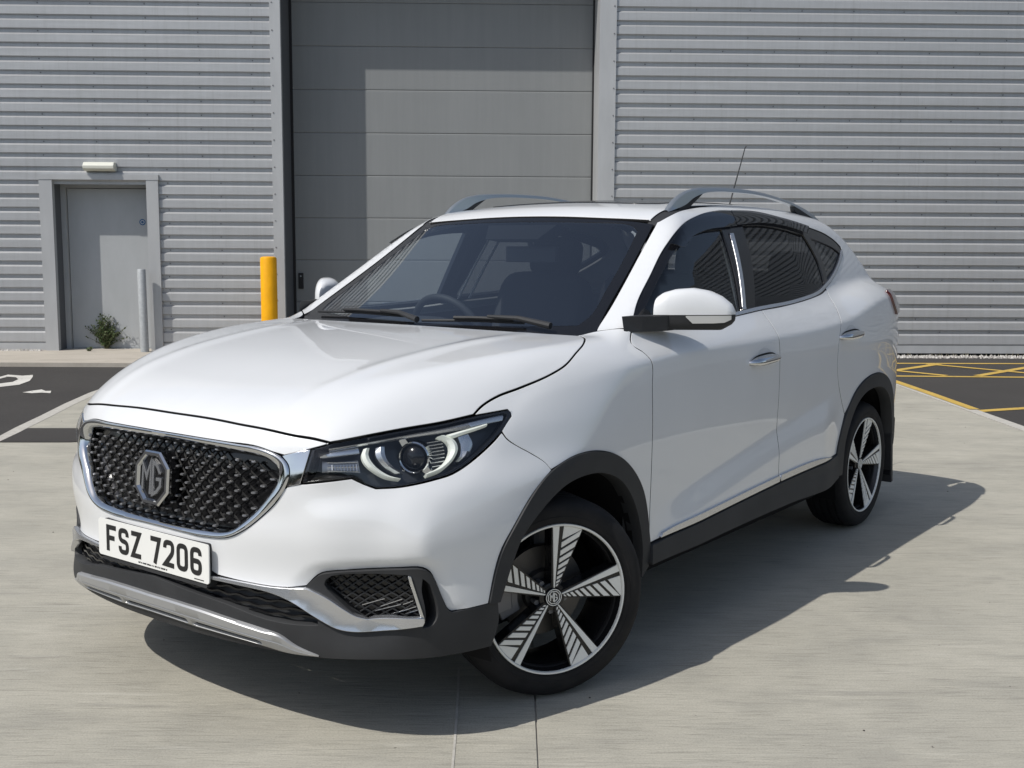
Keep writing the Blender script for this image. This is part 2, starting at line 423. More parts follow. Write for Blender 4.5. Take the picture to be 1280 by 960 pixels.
def inset(P, g):
    a = P - np.roll(P, 1, 0); b = np.roll(P, -1, 0) - P
    a /= np.linalg.norm(a, axis=1)[:, None]; b /= np.linalg.norm(b, axis=1)[:, None]
    na = np.c_[-a[:, 1], a[:, 0]]; nb_ = np.c_[-b[:, 1], b[:, 0]]; m = na + nb_; m /= np.linalg.norm(m, axis=1)[:, None] + 1e-9
    k = g / np.maximum(.4, (m * na).sum(1)); return P + m * k[:, None]
NT = [0]
def panel_mesh(par, loops, F, off, depth, step):
    outer, holes = loops[0], loops[1:]
    allb = np.concatenate(loops)
    lo, hi = outer.min(0), outer.max(0)
    nx, ny = int((hi[0] - lo[0]) / step) + 2, int((hi[1] - lo[1]) / (step * .87)) + 2
    gx, gy = np.meshgrid(np.arange(nx), np.arange(ny)); G = np.c_[(lo[0] + (gx + .5 * (gy % 2)) * step).ravel(), (lo[1] + gy * step * .87).ravel()]
    G = G[pip(G, outer)]
    for h in holes: G = G[~pip(G, h)]
    if len(G):
        dmin = np.full(len(G), 9.)
        for i in range(0, len(allb), 400): dmin = np.minimum(dmin, np.linalg.norm(G[:, None] - allb[None, i:i + 400], axis=2).min(1))
        G = G[dmin > step * .5]
    pts = np.concatenate([allb, G]) if len(G) else allb
    E = []; b = 0
    for l_ in loops: E += [(b + i, b + (i + 1) % len(l_)) for i in range(len(l_))]; b += len(l_)
    vo, eo, fo, ov, oe, of = delaunay_2d_cdt([Vector(q) for q in pts], E, [], 0, 1e-6)
    Q = np.array([tuple(q) for q in vo]); T = np.array([t for t in fo if len(t) == 3])
    c = Q[T].mean(1); ok = pip(c, outer)
    for h in holes: ok &= ~pip(c, h)
    T = T[ok]
    P = lift(F, par, Q); N = grad(F, P)
    if callable(off): P = P + N * off(Q, loops)[:, None]
    elif off: P = P + N * off
    a, b_, c_ = P[T[:, 0]], P[T[:, 1]], P[T[:, 2]]
    fl = (np.cross(b_ - a, c_ - a) * N[T[:, 0]]).sum(1) < 0
    T[fl] = T[fl][:, ::-1]
    if callable(off):          # relief: recompute smooth normals
        N = np.zeros_like(P); fn = np.cross(P[T[:, 1]] - P[T[:, 0]], P[T[:, 2]] - P[T[:, 0]])
        for k in range(3): np.add.at(N, T[:, k], fn)
        N /= np.linalg.norm(N, axis=1)[:, None] + 1e-12
    V, NN, FF = list(P), list(N), [tuple(t) for t in T]; NT[0] = len(T)
    if depth:
        cnt = {}
        for t in T:
            for k in range(3): cnt.setdefault(frozenset((t[k], t[(k + 1) % 3])), []).append((t[k], t[(k + 1) % 3]))
        be = [v[0] for v in cnt.values() if len(v) == 1]
        outn = {}
        for i, j in be:
            o = np.cross(P[j] - P[i], N[i]); o /= np.linalg.norm(o) + 1e-12
            for k in (i, j): outn[k] = outn.get(k, 0) + o
        idx = {}
        for k, o in outn.items():
            o = o / (np.linalg.norm(o) + 1e-12); idx[k] = len(V)
            r_ = min(.0013, depth * .3)
            m_ = o + N[k]; m_ /= np.linalg.norm(m_)
            V += [P[k] + o * r_ - N[k] * r_ * .9, P[k] + o * r_ * .6 - N[k] * depth]; NN += [m_ * .5 + o * .5, o]
        for i, j in be:
            FF.append((j, i, idx[i], idx[j])); FF.append((idx[j], idx[i], idx[i] + 1, idx[j] + 1))
    return np.array(V), FF, np.array(NN)
def panel(name, kind, segs, F, m, parent, off=0., depth=.012, step=.024, holes=(), gap=.0034, sym=False, both=False, ostep=.012, parent_r=None, hgap=None):
    par = Par(kind); L = [inset(outline(par, segs, ostep, sym), gap)]
    for h in holes: L.append(inset(outline(par, h[0] if isinstance(h, tuple) else h, ostep, isinstance(h, tuple)), -(gap if hgap is None else hgap)))
    V, FF, N = panel_mesh(par, L, F, off, depth, step)
    dark_edge = (len(FF) - NT[0]) if (m is M['paint'] and depth) else 0  # rim faces of white panels get painted gap shade
    o = obj(name, V, FF, m, parent, normals=N)
    if dark_edge:
        o.data.materials.append(M['shut']); k_ = len(FF) - dark_edge
        for pi in range(k_, len(FF)):
            if (pi - k_) % 2: o.data.polygons[pi].material_index = 1
    if not both: return o
    mir = np.array([1, -1, 1])
    o2 = obj(name, V * mir, [tuple(reversed(q)) for q in FF], m, parent_r or parent, normals=N * mir)
    if dark_edge:
        o2.data.materials.append(M['shut'])
        for pi in range(len(FF) - dark_edge, len(FF)):
            if (pi - len(FF) + dark_edge) % 2: o2.data.polygons[pi].material_index = 1
    return o, o2
def onsurf(F, kind, pts, off=0.):
    """param points -> points on the surface moved out by off, with normals"""
    par = Par(kind); q = np.array(pts, float)
    if kind == 'front': q = q * np.array([KPHI, 1])
    P = lift(F, par, q); N = grad(F, P); return P + N * off, N

# ------------------------------------------------------------------ the car
CAR_POS = (-.5128, 3.8428, 0.); CAR_ROT = math.atan2(-.7990, -.6013)
car = empty('parked_car', None, CAR_POS, (0, 0, CAR_ROT))
tag(car, 'white compact SUV with silver roof rails parked in front of the tall grey shutter', 'car')
P_ = M['paint']
def surf_path(pts, step=.02):
    c = catmull(np.array(pts, float) * [KPHI, 1], step) / [KPHI, 1]; return [tuple(q) for q in onsurf(body, 'front', c)[0]]
HL_TOP = surf_path([(51.4, .8425), (57.7, .8545), (66.4, .8685), (75.5, .8795), (83.4, .8925)])
BON_FRONT = surf_path([(0, .8815), (18.3, .8805), (29, .8755), (37.4, .8695), (44.3, .8585), (48.1, .8525), (51.4, .8425)])
panel('bonnet', 'top', [BON_FRONT, HL_TOP,
      [(x_, y_, 0) for x_, y_ in ((HL_TOP[-1][0], HL_TOP[-1][1]), (.307, .763), (.246, .771), (.156, .789), (.025, .809), (-.049, .811), (-.111, .800), (-.20, .772), (-.275, .725), (-.305, .69))],
      [(-.305, .69), (-.27, .5), (-.25, .25), (-.245, 0)]], body, P_, car, step=.02, sym=True, depth=.02)
CH_TOP = [(0, .831), (12, .831), (25.5, .829), (34.8, .826), (39.3, .814), (41.7, .808)]
CH_WING = [(41.7, .808), (47.4, .827), (51.2, .840)]
panel('bumper_lip', 'front', [[(0, .881), (18.3, .880), (29, .875), (37.4, .869), (44.3, .858), (48.1, .852), (51.4, .843)], CH_WING[::-1], CH_TOP[::-1]],
      body, P_, car, sym=True, step=.02)
RING_BOT = [(0, .566), (12.8, .564), (20, .563), (27.6, .574), (32, .6), (36.5, .643), (39.9, .686), (42.1, .726), (45, .736)]
HL_BOT1 = [(45.1, .735), (50.7, .745), (55.3, .753)]
HL_BOT2 = [(55.3, .753), (57.6, .737), (59.8, .725)]
HL_BOT3 = [(59.8, .725), (63.7, .726), (67.7, .732), (71.1, .739), (74.5, .747), (77.2, .759), (80.1, .776), (83.2, .798), (86.5, .826), (88.3, .845)]
ARCH_OUT = [(.388, .38), (.363, .477), (.341, .53), (.304, .58), (.232, .655), (.178, .698), (.125, .723), (.016, .748), (-.111, .742), (-.233, .705), (-.330, .640), (-.390, .57), (-.424, .49), (-.440, .415), (-.445, .33)]
ARCH_IN = [(.352, .379), (.305, .489), (.273, .550), (.19, .619), (.088, .668), (-.03, .683), (-.14, .670), (-.24, .628), (-.315, .56), (-.365, .478), (-.395, .38), (-.405, .272)]
SEAM = [(88.3, .845), (89, .822), (91.1, .798), (93.1, .780), (96.2, .745), (97.2, .721)]
bump_arch = [(97.2, .721), (94.7, .696), (91.2, .655), (86.5, .58), (84, .53), (82.6, .477), (80.9, .38)]
LOW_A = [(80.9, .38), (76.2, .379), (72.9, .378)]
LOW_B = [(72.9, .378), (72.2, .386), (71.1, .418), (69.6, .472), (68.5, .498), (66.9, .510), (63, .5105), (58.5, .508), (51.1, .501), (48.8, .494), (45.9, .459)]
LOW_C = [(45.9, .459), (41.4, .452), (32, .454), (24, .46)]
_lb = np.concatenate([catmull(np.array(LOW_B) * [KPHI, 1], .01), catmull(np.array(LOW_B) * [-KPHI, 1], .01)])
def brow(q, L):
    # the bumper rolls inwards around the fog-lamp opening
    d = np.full(len(q), 9.)
    for i in range(0, len(_lb), 60): d = np.minimum(d, np.linalg.norm(q[:, None] - _lb[None, i:i + 60], axis=2).min(1))
    t = np.clip(1 - d / .030, 0, 1); return -.012 * t
panel('front_bumper', 'front', [RING_BOT, HL_BOT1, HL_BOT2, HL_BOT3, [(a + .36 * min(1, k_ / 2), b) for k_, (a, b) in enumerate(SEAM)], [(97.5, .7205)] + bump_arch[1:], LOW_A, LOW_B, LOW_C, [(24, .46), (20, .475), (0, .475)]],
      body, P_, car, sym=True, step=.012, depth=.014, off=brow)
A_BASE = [(-.305, .69, 1.083), (-.377, .708, 1.088), (-.457, .79, 1.088)]
def side_path(pts, F, kind='side', step=.03): return [tuple(q) for q in onsurf(F, kind, catmull(np.array(pts, float), step))[0]]
B_SIDE = [(HL_TOP[-1][0], HL_TOP[-1][1]), (.307, .763), (.246, .771), (.156, .789), (.025, .809), (-.049, .811), (-.111, .800), (-.20, .772), (-.275, .725), (-.305, .69)]
D_FRONT = [(-.458, 1.088), (-.413, 1.045), (-.44, 1.02), (-.458, .985), (-.449, .91), (-.448, .83), (-.450, .6), (-.449, .415)]
W_ARCH = [(-.440, .415), (-.424, .49), (-.390, .57), (-.330, .640), (-.233, .705), (-.111, .742), (.016, .748), (.138, .7215)]
panel('wing', 'diag', [surf_path([(88.3, .846), (91.1, .879), (92.3, .896), (91.5, .9005)]), surf_path([(91.5, .9005), (88.6, .8975), (83.4, .8925)]),
      side_path(B_SIDE, body, 'top'), A_BASE, side_path(D_FRONT, hull), side_path([(-.449, .415), (-.440, .415)], hull), side_path(W_ARCH, hull),
      surf_path([(97.2, .7215), (96.2, .745), (93.1, .780), (91.1, .798), (89, .822), (88.3, .846)])], hull, P_, car, step=.018, both=True)
DSPLIT = [(-1.452, 1.117), (-1.456, .98), (-1.456, .781), (-1.462, .635), (-1.466, .421)]
fd = panel('front_door', 'side', [D_FRONT[::-1],
      [(-.458, 1.088), (-.70, 1.090), (-.943, 1.095), (-1.17, 1.102), (-1.452, 1.117)], DSPLIT, [(-1.466, .421), (-1.019, .404), (-.61, .388), (-.449, .378)], [(-.449, .378), (-.449, .415)]],
      hull, P_, car, step=.015, both=True)
RD_REAR = [(-2.20, 1.170), (-2.15, 1.08), (-2.092, .978), (-2.068, .872), (-2.085, .78), (-2.13, .70), (-2.19, .615)]
RARCH_OUT = [(-2.114, .44), (-2.163, .554), (-2.223, .64), (-2.304, .710), (-2.413, .755), (-2.56, .771), (-2.70, .752), (-2.83, .698), (-2.93, .62), (-2.995, .53), (-3.03, .45)]
RARCH_IN = [(-2.192, .40), (-2.205, .47), (-2.25, .562), (-2.315, .640), (-2.41, .690), (-2.562, .706), (-2.70, .684), (-2.81, .63), (-2.885, .555), (-2.93, .47), (-2.945, .40)]
rd = panel('rear_door', 'side', [[(-1.452, 1.117), (-1.60, 1.121), (-1.753, 1.129), (-1.90, 1.139), (-2.048, 1.153), (-2.13, 1.163), (-2.20, 1.178)], RD_REAR,
      [(-2.19, .615), (-2.163, .554), (-2.114, .44)], [(-2.114, .44), (-2.024, .434), (-1.728, .427), (-1.466, .421)], DSPLIT[::-1]], hull, P_, car, step=.015, both=True)
DLO_TOP = [(-.457, .790, 1.090), (-.554, .752, 1.166), (-.708, .714, 1.263), (-.865, .680, 1.361), (-1.026, .657, 1.439), (-1.203, .633, 1.484), (-1.404, .617, 1.507), (-1.733, .616, 1.513), (-1.983, .634, 1.491), (-2.248, .645, 1.46), (-2.48, .651, 1.422), (-2.575, .661, 1.39), (-2.613, .668, 1.366)]
DLO_REAR = [(-2.613, .668, 1.366), (-2.607, .678, 1.338), (-2.55, .695, 1.303), (-2.45, .719, 1.258), (-2.30, .748, 1.205), (-2.20, .762, 1.178)]
DLO_BOT = [(-2.20, .762, 1.178), (-2.13, .775, 1.163), (-2.048, .788, 1.153), (-1.90, .795, 1.139), (-1.753, .800, 1.129), (-1.452, .803, 1.117), (-1.17, .808, 1.102), (-.943, .808, 1.095), (-.70, .800, 1.090), (-.457, .790, 1.090)]
RD3 = [(-2.20, .775, 1.170), (-2.15, .845, 1.08), (-2.092, .884, .978), (-2.068, .894, .872), (-2.085, .894, .78), (-2.13, .889, .70), (-2.19, .889, .615)]
SCREEN = [(-.377, .706, 1.088), (-.496, .677, 1.152), (-.645, .647, 1.243), (-.808, .614, 1.347), (-.976, .582, 1.457)]
ROOFLINE = [(-.976, .586, 1.457), (-1.06, .594, 1.485), (-1.14, .592, 1.504), (-1.3, .580, 1.522), (-1.5, .571, 1.536), (-1.7, .571, 1.540), (-2, .571, 1.539), (-2.3, .571, 1.526), (-2.6, .571, 1.493), (-2.75, .575, 1.44)]
panel('body_side', 'diag', [SCREEN, ROOFLINE, [(-2.75, .575, 1.44), (-2.87, .60, 1.36), (-3.0, .62, 1.25), (-3.08, .66, 1.16)], [(-3.08, .66, 1.16), (-3.22, .70, 1.05), (-3.26, .70, .8), (-3.26, .68, .45)],
      [(-3.26, .68, .45), (-3.03, .83, .45)], side_path(RARCH_OUT[::-1][:-2] + [(-2.19, .615)], hull), side_path(RD_REAR[::-1], hull), DLO_REAR[::-1], DLO_TOP[::-1], [(-.457, .79, 1.090), (-.377, .706, 1.088)]],
      hull, P_, car, step=.02, both=True, depth=.012)
panel('roof', 'top', [[(-.953, 0), (-.955, .15), (-.962, .343), (-.985, .563)], [(-.985, .553), (-1.14, .553), (-1.4, .562), (-2.6, .563), (-2.74, .55)], [(-2.74, .55), (-2.80, .3), (-2.82, 0)]], house, P_, car, step=.035, sym=True)
panel('roof_ditch', 'top', [[(-.965, .600), (-.965, .545)], [(-.965, .545), (-2.7, .552)], [(-2.7, .552), (-2.7, .588)], [(-2.7, .588), (-1.3, .592), (-.965, .600)]], house, M['plastic'], car, off=-.006, depth=.01, both=True, step=.03)
panel('sunroof', 'top', [[(-1.22, 0), (-1.225, .38), (-1.27, .43)], [(-1.27, .43), (-2.18, .43)], [(-2.18, .43), (-2.22, .38), (-2.23, 0)]], house, M['gloss_black'], car, off=.003, sym=True, step=.05, depth=.005)
REARG = [[(0, 1.425), (.3, 1.42), (.46, 1.40)], [(.46, 1.40), (.52, 1.28), (.54, 1.16)], [(.54, 1.16), (.3, 1.125), (0, 1.115)]]
panel('tailgate', 'rear', [[(0, 1.47), (.3, 1.465), (.52, 1.44)], [(.52, 1.44), (.60, 1.3), (.66, 1.16)], [(.66, 1.16), (.70, 1.03), (.715, .785)], [(.715, .785), (0, .74)]], hull, P_, car, sym=True, step=.04, depth=.02, holes=[(REARG,)])
panel('rear_screen', 'rear', REARG, hull, M['glass_privacy'], car, off=-.004, depth=0, gap=-.002, sym=True, step=.06)
panel('tailgate_trim', 'rear', [[(0, 1.10), (.56, 1.14)], [(.56, 1.14), (.62, .80)], [(.62, .80), (0, .60)]], hull, M['dark'], car, off=-.06, depth=0, sym=True, step=.08)
panel('rear_bumper', 'rear', [[(0, .735), (.715, .780)], [(.715, .780), (.715, .6), (.705, .42)], [(.705, .42), (.6, .32), (0, .30)]], body, P_, car, sym=True, step=.04)
panel('tail_lamp', 'diag', [[(-2.845, .80, 1.140), (-2.878, .835, 1.075), (-2.93, .835, 1.020)], [(-2.93, .835, 1.020), (-3.22, .745, 1.02)], [(-3.22, .745, 1.02), (-3.14, .70, 1.12)], [(-3.14, .70, 1.12), (-3.0, .765, 1.138), (-2.845, .80, 1.140)]],
      hull, M['lamp_red'], car, off=.012, depth=.02, both=True)
# ---- side glass
F1 = [[(-.53, .775, 1.12), (-.60, .758, 1.165), (-.801, .712, 1.29), (-1.0, .682, 1.385), (-1.10, .672, 1.412), (-1.23, .667, 1.428), (-1.352, .664, 1.434)], [(-1.352, .664, 1.434), (-1.34, .706, 1.331), (-1.315, .757, 1.207), (-1.29, .80, 1.118)], [(-1.29, .80, 1.118), (-.9, .80, 1.107), (-.53, .79, 1.105)]]
F2 = [[(-1.56, .655, 1.455), (-1.768, .652, 1.458), (-1.98, .655, 1.443), (-2.17, .664, 1.420)], [(-2.17, .664, 1.420), (-2.215, .70, 1.33), (-2.225, .73, 1.25), (-2.215, .75, 1.196)], [(-2.215, .755, 1.196), (-2.05, .775, 1.170), (-1.814, .794, 1.148), (-1.42, .80, 1.134)], [(-1.42, .80, 1.134), (-1.50, .74, 1.28), (-1.56, .655, 1.455)]]
F3 = [[(-2.245, .668, 1.407), (-2.40, .67, 1.382), (-2.54, .678, 1.352), (-2.575, .683, 1.335)], [(-2.575, .683, 1.335), (-2.50, .70, 1.30), (-2.40, .72, 1.255), (-2.265, .745, 1.212)], [(-2.265, .745, 1.212), (-2.285, .72, 1.28), (-2.245, .668, 1.407)]]
panel('window_frame', 'diag', [DLO_TOP, DLO_REAR, DLO_BOT], hull, M['gloss_black'], car, off=-.004, depth=.02, holes=[F1, F2, F3], both=True, step=.03, gap=-.010, hgap=.001)
for nm, fo, gm in (('front_window', F1, 'glass_side'), ('rear_window', F2, 'glass_privacy'), ('quarter_window', F3, 'glass_privacy')):
    panel(nm, 'diag', fo, hull, M[gm], car, off=-.010, depth=0, gap=-.003, both=True, step=.05)
panel('window_trim', 'diag', [[(x, y, z + .002) for x, y, z in DLO_REAR[1:] + DLO_BOT[1:-2]], [(x, y, z + .016) for x, y, z in (DLO_REAR[1:] + DLO_BOT[1:-2])[::-1]]], hull, M['satin'], car, off=.002, depth=.008, gap=0, both=True, step=.01)
panel('wind_deflector', 'diag', [[(-.885, .683, 1.365), (-1.026, .655, 1.434), (-1.203, .633, 1.480), (-1.404, .617, 1.502), (-1.50, .616, 1.505)], [(-1.50, .616, 1.505), (-1.47, .65, 1.44)], [(-1.47, .65, 1.44), (-1.352, .66, 1.436), (-1.2, .668, 1.425), (-1.05, .68, 1.395), (-.95, .69, 1.352), (-.885, .683, 1.365)]],
      hull, M['smoke'], car, off=.012, depth=.003, gap=0, both=True)
panel('wind_deflector', 'diag', [[(-1.51, .616, 1.506), (-1.733, .616, 1.509), (-1.983, .634, 1.487), (-2.248, .645, 1.455)], [(-2.248, .645, 1.455), (-2.20, .66, 1.42)], [(-2.20, .66, 1.42), (-1.98, .652, 1.45), (-1.75, .65, 1.462), (-1.48, .65, 1.445)], [(-1.48, .65, 1.445), (-1.51, .616, 1.506)]],
      hull, M['smoke'], car, off=.012, depth=.003, gap=0, both=True)
panel('pillar_strip', 'diag', [[(-1.405, .67, 1.417), (-1.437, .67, 1.418)], [(-1.437, .67, 1.418), (-1.385, .74, 1.27), (-1.325, .797, 1.126)], [(-1.325, .797, 1.126), (-1.298, .797, 1.126)], [(-1.298, .797, 1.126), (-1.355, .74, 1.27), (-1.405, .67, 1.417)]], hull, M['satin'], car, off=.001, depth=.004, gap=0, both=True)
# ---- windscreen
WS_OUT = [[(0, 1.484), (.063, 1.4835), (.2, 1.480), (.343, 1.474), (.5, 1.464), (.578, 1.454)], [(.578, 1.454), (.611, 1.347), (.644, 1.243), (.674, 1.152), (.704, 1.085)], [(.704, 1.085), (.70, 1.055)], [(.70, 1.055), (.4, 1.055), (0, 1.055)]]
WS_IN = [[(0, 1.462), (.3, 1.457), (.50, 1.443), (.535, 1.425)], [(.535, 1.425), (.570, 1.33), (.605, 1.22), (.632, 1.13), (.62, 1.105)], [(.62, 1.105), (.4, 1.095), (0, 1.092)]]
panel('windscreen_border', 'ws', WS_OUT, house, M['gloss_black'], car, off=-.002, depth=.01, holes=[(WS_IN,)], sym=True, step=.03)
panel('windscreen', 'ws', WS_IN, house, M['glass'], car, off=-.003, depth=0, gap=-.002, sym=True, step=.06)
panel('scuttle', 'top', [[(-.225, 0), (-.23, .25), (-.255, .5), (-.29, .69)], [(-.29, .69), (-.36, .71), (-.42, .66)], [(-.42, .66), (-.40, .4), (-.37, 0)]], body, M['plastic'], car, off=-.018, depth=.03, sym=True, step=.03)
# near-black sheets behind the shut lines, standing in for their shade
GAP_SHADE = M['shut']
panel('bonnet_gap_shade', 'top', [[(.765, 0), (.76, .30), (.72, .47), (.67, .555)], [(.67, .555), (.53, .66), (.33, .75), (.15, .785), (-.05, .80), (-.28, .72)], [(-.28, .72), (-.23, .4), (-.22, 0)]], body, GAP_SHADE, car, off=-.016, depth=0, sym=True, step=.05)
panel('inner_skin', 'side', [[(.10, .80), (.05, .93), (-.30, 1.0), (-.40, 1.07)], [(-.40, 1.07), (-1.2, 1.085), (-2.25, 1.15), (-2.6, 1.1)], [(-2.6, 1.1), (-2.5, .80), (-2.3, .75), (-2.12, .55), (-2.08, .40)], [(-2.08, .40), (-.46, .36)], [(-.46, .36), (-.45, .5), (-.36, .66), (-.15, .775), (.10, .80)]], hull, GAP_SHADE, car, off=-.015, depth=0, both=True, step=.05)  # near-black sheet standing in for the shade in the side gaps
panel('lip_gap_shade', 'front', [[(0, .86), (30, .855), (46, .84), (52, .825)], [(52, .825), (47, .80), (42, .79)], [(42, .79), (30, .80), (0, .81)]], body, GAP_SHADE, car, off=-.016, depth=0, sym=True, step=.05)
panel('seam_gap_shade', 'front', [[(85, .80), (92, .86), (100, .80), (98, .74), (92, .70), (85, .70)], [(85, .70), (85, .80)]], body, GAP_SHADE, car, off=-.016, depth=0, both=True, step=.04)

# ---- lower front: cladding, intake, fog pockets, blades, skid strip
PL = M['plastic']
panel('lower_intake', 'front', [[(0, .49), (30, .475), (45, .465), (50, .44)], [(50, .44), (54, .40), (57, .365)], [(57, .365), (48, .33), (25, .345), (0, .36)]], body, M['dark'], car, off=-.035, depth=0, sym=True, step=.04)
mb = MB()
for r_ in range(6):                                             # woven bars of the lower intake
    z0 = .375 + r_ * .0185
    ph = np.linspace(-50, 50, 121)
    w = .0028 * np.sin(ph * 1.15 + r_ * math.pi)
    P, N = onsurf(body, 'front', np.c_[ph, z0 + w], -.022)
    mb.tube(P, .0042, 5)
mb.build('intake_mesh', M['gloss_black'], car, smooth=True)['kind'] = 'stuff'
INT_LOW = [(0, .414), (13, .402), (27.6, .386), (36.8, .364), (43, .357), (48.2, .358)]
BL_BOT = [(48.2, .372), (52.5, .346), (55.4, .342), (61.7, .346), (66.9, .354)]
FOG = [[(51.0, .492), (52.5, .4965), (58.4, .499), (64.6, .495)], [(64.6, .495), (65.7, .44), (66.4, .40), (66.7, .372)], [(66.7, .372), (61.7, .372), (57.0, .370)], [(57.0, .370), (54.0, .405), (50.2, .455)], [(50.2, .455), (49.6, .475), (51.0, .492)]]
SLOT = [[(67.2, .482), (68.3, .468), (69.2, .436), (69.9, .395), (69.7, .370), (68.6, .352), (67.0, .350)], [(67.0, .350), (67.5, .37), (67.4, .41), (67.0, .45), (67.2, .482)]]
def mirror_seg(h): return [[(-a, b) for a, b in sg] for sg in h]
clad = [[(0, .272), (25, .272), (48.9, .270), (58.1, .270), (68.9, .262), (75.4, .258), (81.6, .256)], [(81.6, .256), (83.2, .32), (83.0, .379)], [(83.0, .380), (80.9, .380)], LOW_A, LOW_B, [(45.9, .459), (47.5, .43), (48.2, .372)], [(48.2, .372), (48.2, .358)], INT_LOW[::-1]]
panel('bumper_cladding', 'front', clad, body, PL, car, off=.001, depth=.05, sym=True, step=.016, holes=[FOG, SLOT, mirror_seg(FOG), mirror_seg(SLOT)], gap=.001)
panel('bumper_underside', 'front', [[(0, .285), (48, .283), (70, .275), (82, .27)], [(82, .27), (80, .255)], [(80, .255), (60, .25), (0, .25)]], body, M['liner'], car, off=-.035, depth=.05, sym=True, step=.05)
panel('fog_pocket', 'front', FOG, body, M['gloss_black'], car, off=-.04, depth=0, gap=-.012, both=True)
panel('air_slot', 'front', SLOT, body, M['liner'], car, off=-.045, depth=0, gap=-.010, both=True)
for sgn in (1, -1):
    mb = MB(); fp = np.array(outline(Par('front'), FOG, .01))
    fine = M['satin']
    for k in range(-10, 16):                                    # diagonal lattice of the fog pocket
        for sl in (1, -1):
            a0 = 47 + k * 2.35; t = np.linspace(0, 1, 20); ph = a0 + t * 13 * (1 if sl > 0 else 1); z = (.372 + t * .115) if sl > 0 else (.487 - t * .115)
            q = np.c_[ph, z]; ins = pip(q * np.array([KPHI, 1]), fp)
            if ins.sum() < 3: continue
            P, N = onsurf(body, 'front', q[ins] * np.array([sgn, 1]), -.030)
            mb.tube(P, .0022, 5)
    mb.build('fog_lattice', M['plastic'], car, smooth=True)
    mb = MB()
    for a0, z0, a1, z1 in ((56.5, .408, 60.5, .424), (59.8, .404, 63.5, .424), (58.8, .392, 63.2, .410), (61.5, .384, 66, .403), (64, .384, 66.2, .393), (63.6, .41, 65.6, .419)):
        P, N = onsurf(body, 'front', np.c_[np.linspace(a0, a1, 8) * sgn, np.linspace(z0, z1, 8)], -.027); mb.tube(P, .0013, 5)
    mb.build('fog_lattice_edge', M['satin'], car, smooth=True)
BL_TOP = [(22.0, .4575), (32, .4545), (38.8, .4515), (43, .453), (46.4, .4555)]
panel('blade', 'front', [BL_TOP, [(46.4, .4555), (50, .435), (53, .407), (55.6, .385), (57.6, .378)], [(57.6, .378), (61.7, .381), (67.0, .379)], [(67.0, .379), (67.1, .368), (66.8, .359)],
      [(66.8, .359), (61.7, .350), (55.4, .345), (52.5, .352), (48.2, .382), (43.1, .420), (38.8, .437), (32, .445), (22, .450)], [(22, .450), (22, .4575)]],
      body, M['satin'], car, off=lambda q, L: .009 - .006 * np.clip((.42 - q[:, 1]) / .06, -1, 1) * 0 + .004 * np.exp(-(np.linalg.norm(q[:, None] - L[0][None], axis=2).min(1) / .006)), depth=.022, both=True, gap=.0005)
panel('fog_fin', 'front', [[(66.8, .372), (66.0, .42), (64.7, .492)], [(64.7, .492), (65.1, .492)], [(65.1, .492), (66.4, .42), (67.2, .372)], [(67.2, .372), (66.8, .372)]], body, M['chrome'], car, off=.006, depth=.03, both=True, gap=0)
SK_T = [(0, .364), (13, .363), (19.8, .360), (30, .348), (36.7, .336), (40.4, .326), (43.7, .300), (48.4, .277)]
SK_B = [(48.4, .272), (42.3, .272), (36.3, .283), (14.7, .296), (0, .300)]
aT = np.array(SK_T); aB = np.array(SK_B[::-1]); PHs = np.r_[np.linspace(-48.4, 48.4, 195)]
zT = Sp(aT[:, 0], aT[:, 1]); zB = Sp(aB[:, 0], aB[:, 1]); rows_ = []
post = lambda a: 1 - np.clip((np.abs(np.abs(a) - 14.8) - 1.0) / .8, 0, 1)
endk = np.clip((48.4 - np.abs(PHs)) / 12, 0, 1); g_ = np.maximum(post(PHs), np.clip((np.abs(PHs) - 35.0) / 1.2, 0, 1))
for t_, o_, gr_ in ((0, -.012, 0), (0, .012, 0), (.06, .0165, 0), (.38, .0175, 0), (.42, .0155, 0), (.46, .0170, 0), (.60, .0145, 0), (.635, .011, 1), (.66, -.012, 1), (.83, -.014, 1), (.855, .004, 1), (.90, .0085, 0), (1, .004, 0), (1, -.03, 0)):
    z_ = zT(np.abs(PHs)) * (1 - t_) + zB(np.abs(PHs)) * t_
    P, N = onsurf(body, 'front', np.c_[PHs, z_], 0)
    o2 = o_ if not gr_ else o_ * (1 - g_) + np.interp(t_, [.6, .9], [.0145, .0085]) * g_
    rows_.append(P + N * (np.where(np.array(o2) > 0, o2 * (.25 + .75 * endk), o2) * np.ones(len(PHs)))[:, None])
MB().loft([[tuple(r_[i_]) for r_ in rows_] for i_ in range(len(PHs))], closed=False, cap=False).build('skid_strip', M['skid'], car, smooth=True, angle=40)

# ---- arches, sills
panel('front_arch_cladding', 'side', [ARCH_OUT[:-1], [(-.440, .415), (-.448, .378), (-.445, .30)], [(-.445, .30), (-.405, .272)], ARCH_IN[::-1], [(.352, .379), (.388, .38)]], hull, PL, car, off=.007, depth=.055, both=True, step=.018, gap=.0005)
panel('rear_arch_cladding', 'side', [RARCH_OUT, [(-3.03, .45), (-3.04, .36)], [(-3.04, .36), (-2.95, .34)], [(-2.95, .34), (-2.945, .40)], RARCH_IN[::-1], [(-2.192, .40), (-2.19, .335)], [(-2.19, .335), (-2.12, .335)], [(-2.12, .335), (-2.114, .44)]], hull, PL, car, off=.007, depth=.055, both=True, step=.02, gap=.0005)
panel('rear_lower_cladding', 'diag', [[(-3.035, .84, .448), (-3.27, .70, .448)], [(-3.27, .70, .448), (-3.27, .66, .32)], [(-3.27, .66, .32), (-3.04, .82, .33)], [(-3.04, .82, .33), (-3.035, .84, .448)]], body, PL, car, off=.003, both=True, step=.04)
